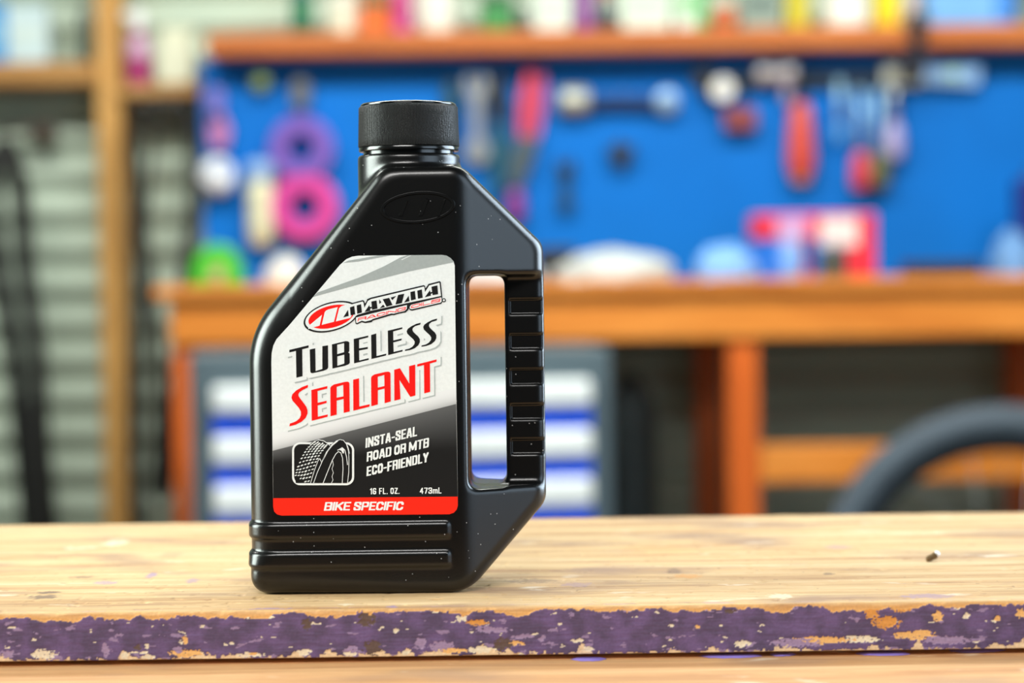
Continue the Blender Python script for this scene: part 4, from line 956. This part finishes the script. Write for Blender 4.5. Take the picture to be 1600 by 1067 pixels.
mesh_obj('tie', box(-9 * UP_, 9 * UP_, -0.032, 0.012, -6 * UP_, 6 * UP_, 0.002), plastic('white_cord', (232, 238, 246), 0.7), t); hk(t, 0, 20)
t = tool('squeeze_bottle', 'cream squeeze bottle with pale cap hung left of the pink roll', 'bottle', 408, 320)
mesh_obj('bottle_body', lathe(px_prof([(0, -64), (12, -64), (19, -56), (21, -30), (20, 10), (23, 26), (17, 38), (0, 38)], UP_), 24, (0, -0.008, 0)), plastic('cream_plastic', (228, 230, 196)), t, smooth=A)
mesh_obj('cap', lathe(px_prof([(0, 38.2), (22, 38.2), (24, 46), (23, 62), (16, 68), (0, 68)], UP_), 24, (0, -0.008, 0)), plastic('pale_blue_cap', (150, 186, 232)), t, smooth=A)
bar(t, 'hook', [(0, 66), (0, 74)], 2, M_steel)
mesh_obj('hook', tube([(0, 0.021, 74 * UP_), (0, -0.008, 74 * UP_)], 1.7 * UP_, 8), M_steel, t, smooth=True)
# right of the black bottle
def driver(name, lbl, px, py, hl, hr, rgb, bl_, br, bmat=None):
    t = tool(name, lbl, 'screwdriver', px, py)
    mesh_obj('handle', lathe(px_prof([(0, -hl), (hr * .8, -hl), (hr, -hl + 6), (hr * .9, -hl / 2), (hr, -8), (hr * .6, 0), (0, 0)], UP_), 14), plastic('handle_%d_%d_%d' % rgb, rgb, 0.4), t, smooth=A)
    bar(t, 'blade', [(0, 0), (0, bl_ * .9), (0, bl_)], [br, br, br * .7], bmat or M_steel)
    hk(t, hr * .5, -2)
    return t
t = tool('file_tool', 'thin dark green file hanging right of the black bottle cap', 'file', 705, 190)
poly_part(t, 'handle', [(-9, 8), (9, 8), (12, 40), (7, 62), (-7, 62), (-12, 40)], mat('dark_green_plastic', (10, 62, 60), 0.5)); poly_part(t, 'blade', [(-5, -60), (5, -60), (8, 8), (-8, 8)], M_dark); hk(t, 0, 54)
t = tool('cone_spanner', 'pale grey flat spanner hanging beside the thin dark green file', 'spanner', 745, 185)
poly_part(t, 'shank', [(-9, -34), (9, -34), (10, 34), (-10, 34)], M_steel); poly_part(t, 'jaw', [(-16, 34), (16, 34), (20, 52), (14, 68), (6, 64), (6, 50), (-6, 50), (-6, 64), (-14, 68), (-20, 52)], M_steel)
poly_part(t, 'ring_end', [(-12, -34), (-20, -48), (-18, -64), (-8, -70), (8, -70), (18, -64), (20, -48), (12, -34)], M_steel); hk(t, 0, 48)
t = tool('cable_cutter', 'large dark teal cutter hanging left of the red-handled pliers', 'cutter', 782, 220)
poly_part(t, 'handle', [(-18, -90), (-4, -92), (2, -10), (0, 30), (-12, 30), (-16, -10)], mat('teal_grip', (16, 84, 106), 0.5)); poly_part(t, 'handle', [(6, -70), (18, -68), (16, 0), (8, 30), (1, 30), (4, -10)], mat('teal_grip', (16, 84, 106), 0.5), 0.001, 0.010)
poly_part(t, 'jaw', [(-14, 30), (10, 30), (14, 70), (4, 108), (-10, 104), (-18, 64)], M_dark); hk(t, -2, 20)
t = tool('red_pliers', 'red-handled pliers with grey jaws and a magenta tip hanging on the blue board', 'pliers', 828, 215, rot=math.radians(6))
poly_part(t, 'handle', [(-18, 0), (-2, 0), (0, 60), (-4, 106), (-14, 108), (-22, 60)], plastic('red_grip', (214, 56, 62), 0.45)); poly_part(t, 'handle', [(2, 0), (14, 0), (20, 60), (14, 104), (4, 106), (0, 60)], plastic('mauve_grip', (186, 76, 130), 0.45), 0.001, 0.012)
poly_part(t, 'jaw', [(-24, -78), (-6, -80), (10, -30), (14, 0), (-18, 0), (-28, -36)], mat('grey_tool_steel', (84, 98, 106), 0.45, 0.5)); hk(t, 0, 2)
t = tool('magenta_hex_key', 'short magenta tool hanging low beside the bottle shoulder', 'hex key', 806, 318)
mesh_obj('grip', lathe(px_prof([(0, -26), (11, -26), (15, -16), (14, 10), (9, 22), (0, 22)], UP_), 16), plastic('magenta_grip', (132, 50, 136), 0.45), t, smooth=A); bar(t, 'key', [(0, 20), (0, 44), (4, 48)], 3.5, M_dark); hk(t, 0, 26)
t = tool('pedal_wrench', 'dark bar wrench with two pale round ends on the blue board', 'wrench', 970, 158, rot=math.radians(1))
poly_part(t, 'bar', [(-52, -10), (60, -11), (60, 11), (-52, 10)], mat('navy_grip', (8, 44, 96), 0.45))
mesh_obj('end_cap', move(lathe(px_prof([(0, 0), (18, 0), (20, 4), (20, 38), (16, 44), (0, 44)], UP_), 24), (-94 * UP_, -0.004, 0), ry=math.pi / 2), mat('pale_steel', (186, 190, 178), 0.4, 0.4), t, smooth=A)
mesh_obj('end_cap', move(lathe(px_prof([(0, 0), (18, 0), (19, 4), (19, 12), (14, 16), (0, 16)], UP_), 24), (72 * UP_, 0.006, 0), rx=math.pi / 2), mat('pale_blue_steel', (140, 172, 206), 0.4, 0.4), t, smooth=A)
poly_part(t, 'dark_backing', [(-100, -16), (-90, -24), (-84, 20), (-98, 18)], M_dark, 0.004, 0.018); hk(t, 0, 10)  # dark steel piece set behind the left end cap
t = tool('small_spanner', 'small dark spanner hanging below the pale end of the bar wrench', 'spanner', 884, 285)
poly_part(t, 'shank', [(-6, -26), (6, -26), (7, 16), (-7, 16)], mat('dark_teal_steel', (14, 62, 92), 0.5)); poly_part(t, 'jaw', [(-13, 16), (13, 16), (15, 30), (8, 38), (4, 28), (-4, 28), (-8, 38), (-15, 30)], M_dark)
poly_part(t, 'ring_end', [(-10, -26), (-13, -36), (-6, -44), (6, -44), (13, -36), (10, -26)], mat('dark_teal_steel', (14, 62, 92), 0.5)); hk(t, 0, 22)
t = tool('chainring_tool', 'small dark triangular tool under the middle of the bar wrench', 'tool', 970, 242)
poly_part(t, 'head', [(-22, 14), (22, 14), (12, -10), (4, -20), (-8, -18)], M_blk, -0.012, 0.006); bar(t, 'pin', [(-2, 14), (-2, 24)], 4, M_dark); hk(t, 0, 18)
# magnetic bar and what it carries
mb = tool('magnetic_tool_bar', 'long dark magnetic bar near the top right of the blue board', 'tool bar', 1285, 126)
poly_part(mb, 'bar', [(-196, -10), (190, -10), (190, 10), (-196, 10)], mat('rubber_bar', (16, 34, 44), 0.5), 0.004, 0.0195)
for sx in (-194, 186): mesh_obj('end_clip', box((sx - 4) * UP_, (sx + 8) * UP_, 0.002, 0.0195, -13 * UP_, 13 * UP_, 0.001), M_blk, mb)
TY2 = TY - 0.006
def mtool(name, lbl, cat, px, py, rot=0): return thing(name, lbl, cat, P(px, py, TY2), (0, rot, 0))
t = mtool('black_pliers', 'black pliers at the left end of the magnetic bar', 'pliers', 1098, 122)
poly_part(t, 'jaw', [(-14, -12), (10, -14), (16, 6), (0, 22), (-12, 14)], M_blk, -0.002, 0.008); poly_part(t, 'handle', [(-4, -14), (6, -14), (14, -34), (6, -36)], M_blk, -0.002, 0.008)
t = mtool('polished_socket', 'round socket with its bright glint coloured white at the left of the magnetic bar', 'socket', 1128, 141)
mesh_obj('socket_body', move(lathe(px_prof([(7, 0), (16, 0), (18, 3), (18, 24), (15, 27), (8, 27), (7, 20)], UP_), 28), (0, 0.009, 0), rx=math.pi / 2), plastic('glint_white', (240, 242, 238), 0.25), t, smooth=A)  # specular glint put into the colour: socket and insert are plain white
mesh_obj('drive_insert', move(lathe(px_prof([(0, 0), (8, 0), (8, 24), (0, 24)], UP_), 4), (0, 0.009, 0), rx=math.pi / 2), plastic('glint_white', (240, 242, 238), 0.25), t)
t = mtool('brown_block', 'small red-brown block hung under the polished socket', 'block', 1157, 185)
mesh_obj('block_body', box(-26 * UP_, 24 * UP_, -0.014, 0.012, -17 * UP_, 15 * UP_, 0.004), mat('red_brown_rubber', (136, 62, 62), 0.6), t)
mesh_obj('strap', tube([(0, 0.0, 15 * UP_), (2 * UP_, 0.004, 40 * UP_), (0, 0.007, 50 * UP_)], 3 * UP_, 8), M_blk, t, smooth=True)
t = mtool('hammer', 'small hammer with pale steel head and reddish handle on the magnetic bar', 'hammer', 1212, 118)
mesh_obj('hammer_head', move(lathe(px_prof([(0, -30), (13, -30), (16, -26), (16, -12), (11, -6), (11, 8), (17, 14), (17, 26), (14, 30), (0, 30)], UP_), 20), (0, 0, 2 * UP_), ry=math.pi / 2), mat('pale_hammer_steel', (178, 176, 178), 0.4, 0.3), t, smooth=A)
mesh_obj('claw', prism([(x * UP_, z * UP_) for x, z in ((10, -8), (26, -14), (22, -42), (10, -40))], -0.006, 0.006, 0.002), mat('mauve_steel', (158, 150, 176), 0.45, 0.2), t)
t = mtool('red_handle_driver', 'screwdriver with long red-orange handle hanging from the magnetic bar', 'screwdriver', 1251, 205)
mesh_obj('handle', lathe(px_prof([(0, -72), (14, -72), (21, -62), (23, -40), (20, 0), (17, 34), (12, 44), (0, 44)], UP_), 18), plastic('red_orange_handle', (206, 78, 66), 0.4), t, smooth=A)
mesh_obj('end_cap', lathe(px_prof([(0, -80), (13, -80), (15, -74), (14, -72), (0, -72)], UP_), 18), plastic('amber_handle', (200, 132, 40), 0.4), t, smooth=A)
bar(t, 'blade', [(0, 44), (0, 88)], 5, M_dark)
for i, (px, hl, rgb, ln, lb) in enumerate([(1312, 30, (90, 160, 220), 96, 'thin pale blue driver left of the red-handled one on the magnetic bar'), (1345, 58, (206, 66, 84), 110, 'driver with short red handle and thin pale blade on the magnetic bar'), (1374, 56, (92, 100, 62), 108, 'driver with short olive handle and thin pale blade on the magnetic bar')]):
    py = 236 if i else 190
    t = mtool('slim_driver', lb, 'screwdriver', px, py)
    hr = 17 if i else 9; t['group'] = 'slim drivers on the magnetic bar'
    mesh_obj('handle', lathe(px_prof([(0, -hl), (hr * .8, -hl), (hr, -hl + 8), (hr * .95, -hl * .4), (hr * .7, -4), (0, 0)], UP_), 16), plastic('slim_handle_%d' % i, rgb, 0.4), t, smooth=A)
    bar(t, 'blade', [(0, -1), (0, ln - 12 if i else 66)], 6, mat('pale_blue_blade', (150, 196, 226), 0.4, 0.3))
t = mtool('lilac_grip_tool', 'lilac gripped tool at the right of the slim drivers', 'tool', 1397, 205)
mesh_obj('grip', lathe(px_prof([(0, -42), (12, -42), (16, -30), (14, 0), (9, 14), (0, 14)], UP_), 16), plastic('lilac_grip', (166, 160, 206), 0.45), t, smooth=A); bar(t, 'shank', [(0, 14), (0, 80)], 6, M_steel)
t = mtool('steel_square', 'pale steel square block at the right part of the magnetic bar', 'square', 1412, 116)
poly_part(t, 'stock', [(-34, -18), (26, -18), (30, 16), (-30, 18)], mat('pale_brass_steel', (184, 188, 176), 0.4, 0.3), -0.004, 0.009); poly_part(t, 'inlay', [(-8, -12), (20, -12), (22, 10), (-8, 10)], M_dark, -0.0055, -0.0042, 0)
t = mtool('pale_blue_level', 'pale blue level projecting right from the magnetic bar', 'level', 1490, 116, rot=math.radians(4))
poly_part(t, 'level_body', [(-46, -16), (40, -16), (42, 14), (-46, 16)], plastic('pale_level', (134, 176, 226), 0.4), -0.003, 0.009); poly_part(t, 'vial', [(-14, -5), (10, -5), (10, 5), (-14, 5)], plastic('vial_green', (170, 214, 190), 0.3), -0.0045, -0.0032, 0)
t = thing('black_strap', 'black strap hanging over the shelf edge right of the yellow carton', 'strap', P(1433, 60, 4.16))
mesh_obj('strap_band', box(-11 * US, 11 * US, -0.002, 0.004, -60 * US, 40 * US, 0.001), mat('black_webbing', (14, 16, 30), 0.7), t)
mesh_obj('strap_over_shelf', box(-11 * US, 11 * US, 0.0045, 0.06, 13.2 * US + 0.0, 17 * US, 0.001), mat('black_webbing', (14, 16, 30), 0.7), t)
mesh_obj('buckle', box(-15 * US, 15 * US, -0.008, -0.0022, 10 * US, 26 * US, 0.002), M_blk, t)

# ------------------------------------------------------------------ things on the back bench
def on_bench(px, Y): return (P(px, 438, Y).x, Y, BZ)
def ub(Y): return Y / F
Y_ = 3.98; u = ub(Y_)
t = thing('green_tape_dispenser', 'bright green rounded dispenser at the left end of the orange bench', 'dispenser', on_bench(342, Y_))
shell = [(-42, 0), (-38, 36), (-24, 58), (0, 66), (22, 58), (36, 36), (42, 0)]
mesh_obj('shell', prism([(x * u, z * u) for x, z in shell], -0.03, 0.03, 0.006), plastic('lime_green', (70, 190, 50), 0.4), t)
mesh_obj('hub', move(lathe(px_prof([(0, 0), (11, 0), (12, 2), (12, 6), (0, 6)], u), 20), (2 * u, -0.0305, 18 * u), rx=math.pi / 2), plastic('beige_hub', (190, 170, 130), 0.5), t, smooth=A)
def crumple(name, lbl, px, Y, w_, h_, d_, rgb, seed, cat='paper'):
    u = ub(Y); n1 = VN(seed); bm = bmesh.new(); bmesh.ops.create_icosphere(bm, subdivisions=4, radius=1)
    for v in bm.verts:
        c_ = v.co; a_ = math.atan2(c_.y, c_.x) * 2.2
        k = 0.72 + 0.55 * float(n1.fbm(np.array([a_ + 9]), np.array([c_.z * 2.0 + 4]), 4)[0])
        z = max(c_.z * k, -0.12) + 0.12
        v.co = (c_.x * k * w_ / 2 * u, c_.y * k * d_ / 2 * u, z * h_ / 1.1 * u)
    bm.verts.index_update(); m = [tuple(v.co) for v in bm.verts], [tuple(v.index for v in f.verts) for f in bm.faces]; bm.free()
    return tag(mesh_obj(name, m, plastic('crumple_%d' % seed, rgb, 0.75), smooth=True), lbl, cat), on_bench(px, Y)
for args in (('crumpled_rag', 'white crumpled rag on the orange bench right of the black bottle handle', 962, 3.92, 180, 46, 150, (196, 202, 200), 21, 'rag'),
             ('paper_sheet_pile', 'pale grey pile of paper seen behind the black bottle handle', 775, 3.95, 150, 36, 150, (206, 216, 222), 22, 'paper'),
             ('white_paper_wad', 'white paper wad on the bench behind the slanted left bottle shoulder', 446, 3.95, 62, 44, 90, (224, 222, 216), 23, 'paper'),
             ('pale_blue_bag', 'pale blue plastic bag slumped on the bench left of the red box', 1135, 3.95, 96, 52, 110, (130, 180, 240), 24, 'bag'),
             ('grey_blue_cloth', 'grey-blue cloth heap at the far right of the bench', 1582, 4.0, 66, 66, 90, (104, 150, 204), 25, 'cloth')):
    o, l_ = crumple(*args); o.location = l_
Y_ = 4.10; u = ub(Y_)
t = thing('black_box', 'small black box on the bench behind the bottle handle', 'box', on_bench(868, Y_))
mesh_obj('box_body', box(-30 * u, 30 * u, -0.03, 0.03, 0, 42 * u, 0.003), M_blk, t); mesh_obj('lid', box(-31 * u, 31 * u, -0.031, 0.031, 42.2 * u, 52 * u, 0.003), M_blk, t)
Y_ = 4.06; u = ub(Y_)
t = thing('red_open_box', 'red box with white label and open front on the bench below the drivers', 'box', on_bench(1270, Y_))
M_redbox = plastic('red_card', (226, 40, 60), 0.5)
mesh_obj('lid_panel', box(-96 * u, 92 * u, -0.05, 0.05, 60 * u, 98 * u, 0.003), M_redbox, t)
mesh_obj('side_panel', box(48 * u, 92 * u, -0.05, 0.05, 0, 59.8 * u, 0.003), M_redbox, t)
mesh_obj('side_panel', box(-30 * u, -4 * u, 0.0, 0.05, 0, 59.8 * u, 0.003), M_redbox, t)
mesh_obj('white_label', box(6 * u, 64 * u, -0.0515, -0.0502, 48 * u, 92 * u, 0), plastic('label_card', (238, 222, 220), 0.5), t)
mesh_obj('pale_label', box(-60 * u, -14 * u, -0.0515, -0.0502, 64 * u, 92 * u, 0), plastic('lilac_card', (206, 168, 214), 0.5), t)
Y_ = 3.92; u = ub(Y_)
t = thing('small_motor', 'small dark grey motor standing in front of the red box', 'motor', on_bench(1302, Y_))
mesh_obj('motor_body', lathe(px_prof([(0, 0), (22, 0), (23, 4), (23, 38), (16, 44), (0, 44)], u), 20), mat('motor_grey', (84, 92, 88), 0.45, 0.4), t, smooth=A); mesh_obj('shaft', lathe(px_prof([(0, 44.2), (6, 44.2), (6, 54), (0, 54)], u), 12), M_steel, t, smooth=A)
carton('deep_blue_box', 'deep blue box on the bench between pale blue bag and red box', 'box', 0, 44, 50, 60, (4, 110, 214), (0, 100, 200), loc=on_bench(1198, 3.97), u=ub(3.97))
t = thing('light_blue_canister', 'light blue canister on the bench in front of the red box', 'canister', on_bench(1236, 3.94)); u = ub(3.94)
mesh_obj('canister_body', lathe(px_prof([(0, 0), (18, 0), (20, 4), (20, 46), (16, 52), (0, 52)], u), 24), plastic('sky_plastic', (120, 170, 240)), t, smooth=A); mesh_obj('lid', lathe(px_prof([(0, 52.2), (18, 52.2), (18, 62), (0, 62)], u), 24), plastic('lilac_lid', (190, 190, 236)), t, smooth=A)
t = thing('black_tray', 'flat black tray on the right half of the orange bench', 'tray', on_bench(1472, 3.95)); u = ub(3.95)
mesh_obj('tray_base', box(-58 * u, 52 * u, -0.05, 0.05, 0, 6 * u, 0.002), M_blk, t)
for x_ in (-58, 49): mesh_obj('tray_side', box(x_ * u, (x_ + 3) * u, -0.05, 0.05, 6.1 * u, 22 * u, 0.001), M_blk, t)
for y_ in (-0.05, 0.047): mesh_obj('tray_side', box(-54.8 * u, 48.8 * u, y_, y_ + 0.003, 6.1 * u, 22 * u, 0.001), M_blk, t)
t = thing('navy_case', 'dark navy case standing on the bench at the right edge', 'case', on_bench(1618, 4.12)); u = ub(4.12)
mesh_obj('case_body', box(-30 * u, 40 * u, -0.04, 0.04, 0, 150 * u, 0.008), plastic('navy_case', (10, 40, 130), 0.5), t); mesh_obj('handle', tube([(-12 * u, 0, 150 * u), (-12 * u, 0, 164 * u), (16 * u, 0, 164 * u), (16 * u, 0, 150 * u)], 3 * u, 8), M_blk, t, smooth=True)

# ------------------------------------------------------------------ under the back bench
Y_ = 3.86; u = Y_ / F
CY = 3.40
c_l = P(330, 700, CY - 0.04); c_r = P(925, 700, CY + 0.04)
wd = 0.0
t = thing('tool_chest', 'grey tool chest with blue drawers and white drawer fronts under the bench', 'tool chest', ((c_l.x + c_r.x) / 2, CY, 0), (0, 0, math.radians(7)))
W2 = (c_r.x - c_l.x) / 2 * 1.0; ztop = P(628, 548, CY).z
M_chg = mat('chest_grey_steel', (88, 104, 112), 0.45, 0.2, var=0.05); M_chb = plastic('chest_blue', (0, 84, 236), 0.4); M_chw = plastic('chest_white', (232, 236, 236), 0.4)
mesh_obj('chest_body', box(-W2 - 0.035, W2 + 0.035, 0.0, 0.25, 0.08, ztop, 0.006), M_chg, t)
for i, (ya, yb) in enumerate(((597, 639), (675, 718), (751, 795), (829, 872))):
    zw1 = P(628, ya, CY).z; zw0 = P(628, yb, CY).z; zb0 = P(628, yb + 33, CY).z
    d_ = mesh_obj('drawer', box(-W2, W2, -0.014, -0.0005, zb0, zw0 - 0.001, 0.003), M_chb, t)
    mesh_obj('pull', box(-W2, W2, -0.026, -0.0005, zw0, zw1, 0.008), M_chw, d_, label='white full-width drawer pull')
for sx in (-W2, W2 - 0.04):
    for sy in (0.03, 0.19):
        cst = mesh_obj('caster', join(move(lathe([(0.001, -0.012), (0.028, -0.012), (0.03, -0.008), (0.03, 0.008), (0.028, 0.012), (0.001, 0.012)], 20), (sx + 0.02, sy + 0.02, 0.031), ry=math.pi / 2), box(sx + 0.0, sx + 0.04, sy + 0.005, sy + 0.035, 0.064, 0.0795, 0.002)), M_blk, t, smooth=A)
t = thing('grey_canister', 'grey metal canister on the floor right of the tool chest', 'canister', (P(985, 700, 4.1).x, 4.1, 0)); u = 4.1 / F
zt = P(985, 596, 4.1).z
mesh_obj('canister_body', lathe([(0.001, 0), (0.045, 0), (0.05, 0.008), (0.05, zt - 0.05), (0.03, zt - 0.01), (0.001, zt - 0.01)], 28), mat('dim_grey_tin', (92, 108, 110), 0.5, 0.2), t, smooth=A); mesh_obj('cap', lathe([(0.001, zt - 0.0098), (0.02, zt - 0.0098), (0.02, zt + 0.012), (0.001, zt + 0.014)], 20), M_blk, t, smooth=A)

# bicycle wheel leaning on the bench
WY = 3.63; wc = P(1570, 927, WY); wu = WY / F
R_o = wc.z / math.cos(math.radians(3)) - 0.0005
t = thing('bicycle_wheel', 'bicycle wheel with dark slate tyre leaning in front of the orange bench', 'wheel', (wc.x, WY, wc.z), (math.radians(-3), 0, math.radians(-4)))
M_tyre = mat('slate_rubber', (66, 78, 90), 0.65, var=0.12, scale=30)
def ringpts(R, n=96): return [(R * math.cos(2 * math.pi * k / n), 0, R * math.sin(2 * math.pi * k / n)) for k in range(n)]
tr = 0.032
mesh_obj('tyre', tube(ringpts(R_o - tr), tr, 16, closed=True), M_tyre, t, smooth=True)
mesh_obj('rim', tube(ringpts(R_o - 2 * tr - 0.008), 0.0105, 10, closed=True, flat=1.1), mat('dark_rim', (44, 52, 60), 0.4, 0.5), t, smooth=True)
mesh_obj('hub', move(lathe([(0.001, -0.05), (0.012, -0.05), (0.012, -0.032), (0.03, -0.03), (0.03, -0.026), (0.014, -0.022), (0.014, 0.022), (0.03, 0.026), (0.03, 0.03), (0.012, 0.032), (0.012, 0.05), (0.001, 0.05)], 20), rx=math.pi / 2), M_dark, t, smooth=A)
Rr = R_o - 2 * tr - 0.018
for k in range(28):
    a_ = 2 * math.pi * k / 28; b_ = a_ + (0.9 if k % 4 < 2 else -0.9); sy = 0.028 if k % 2 else -0.028
    mesh_obj('spoke', tube([(0.027 * math.cos(b_), sy, 0.027 * math.sin(b_)), (Rr * math.cos(a_), 0, Rr * math.sin(a_))], 0.001, 6), M_steel, t)
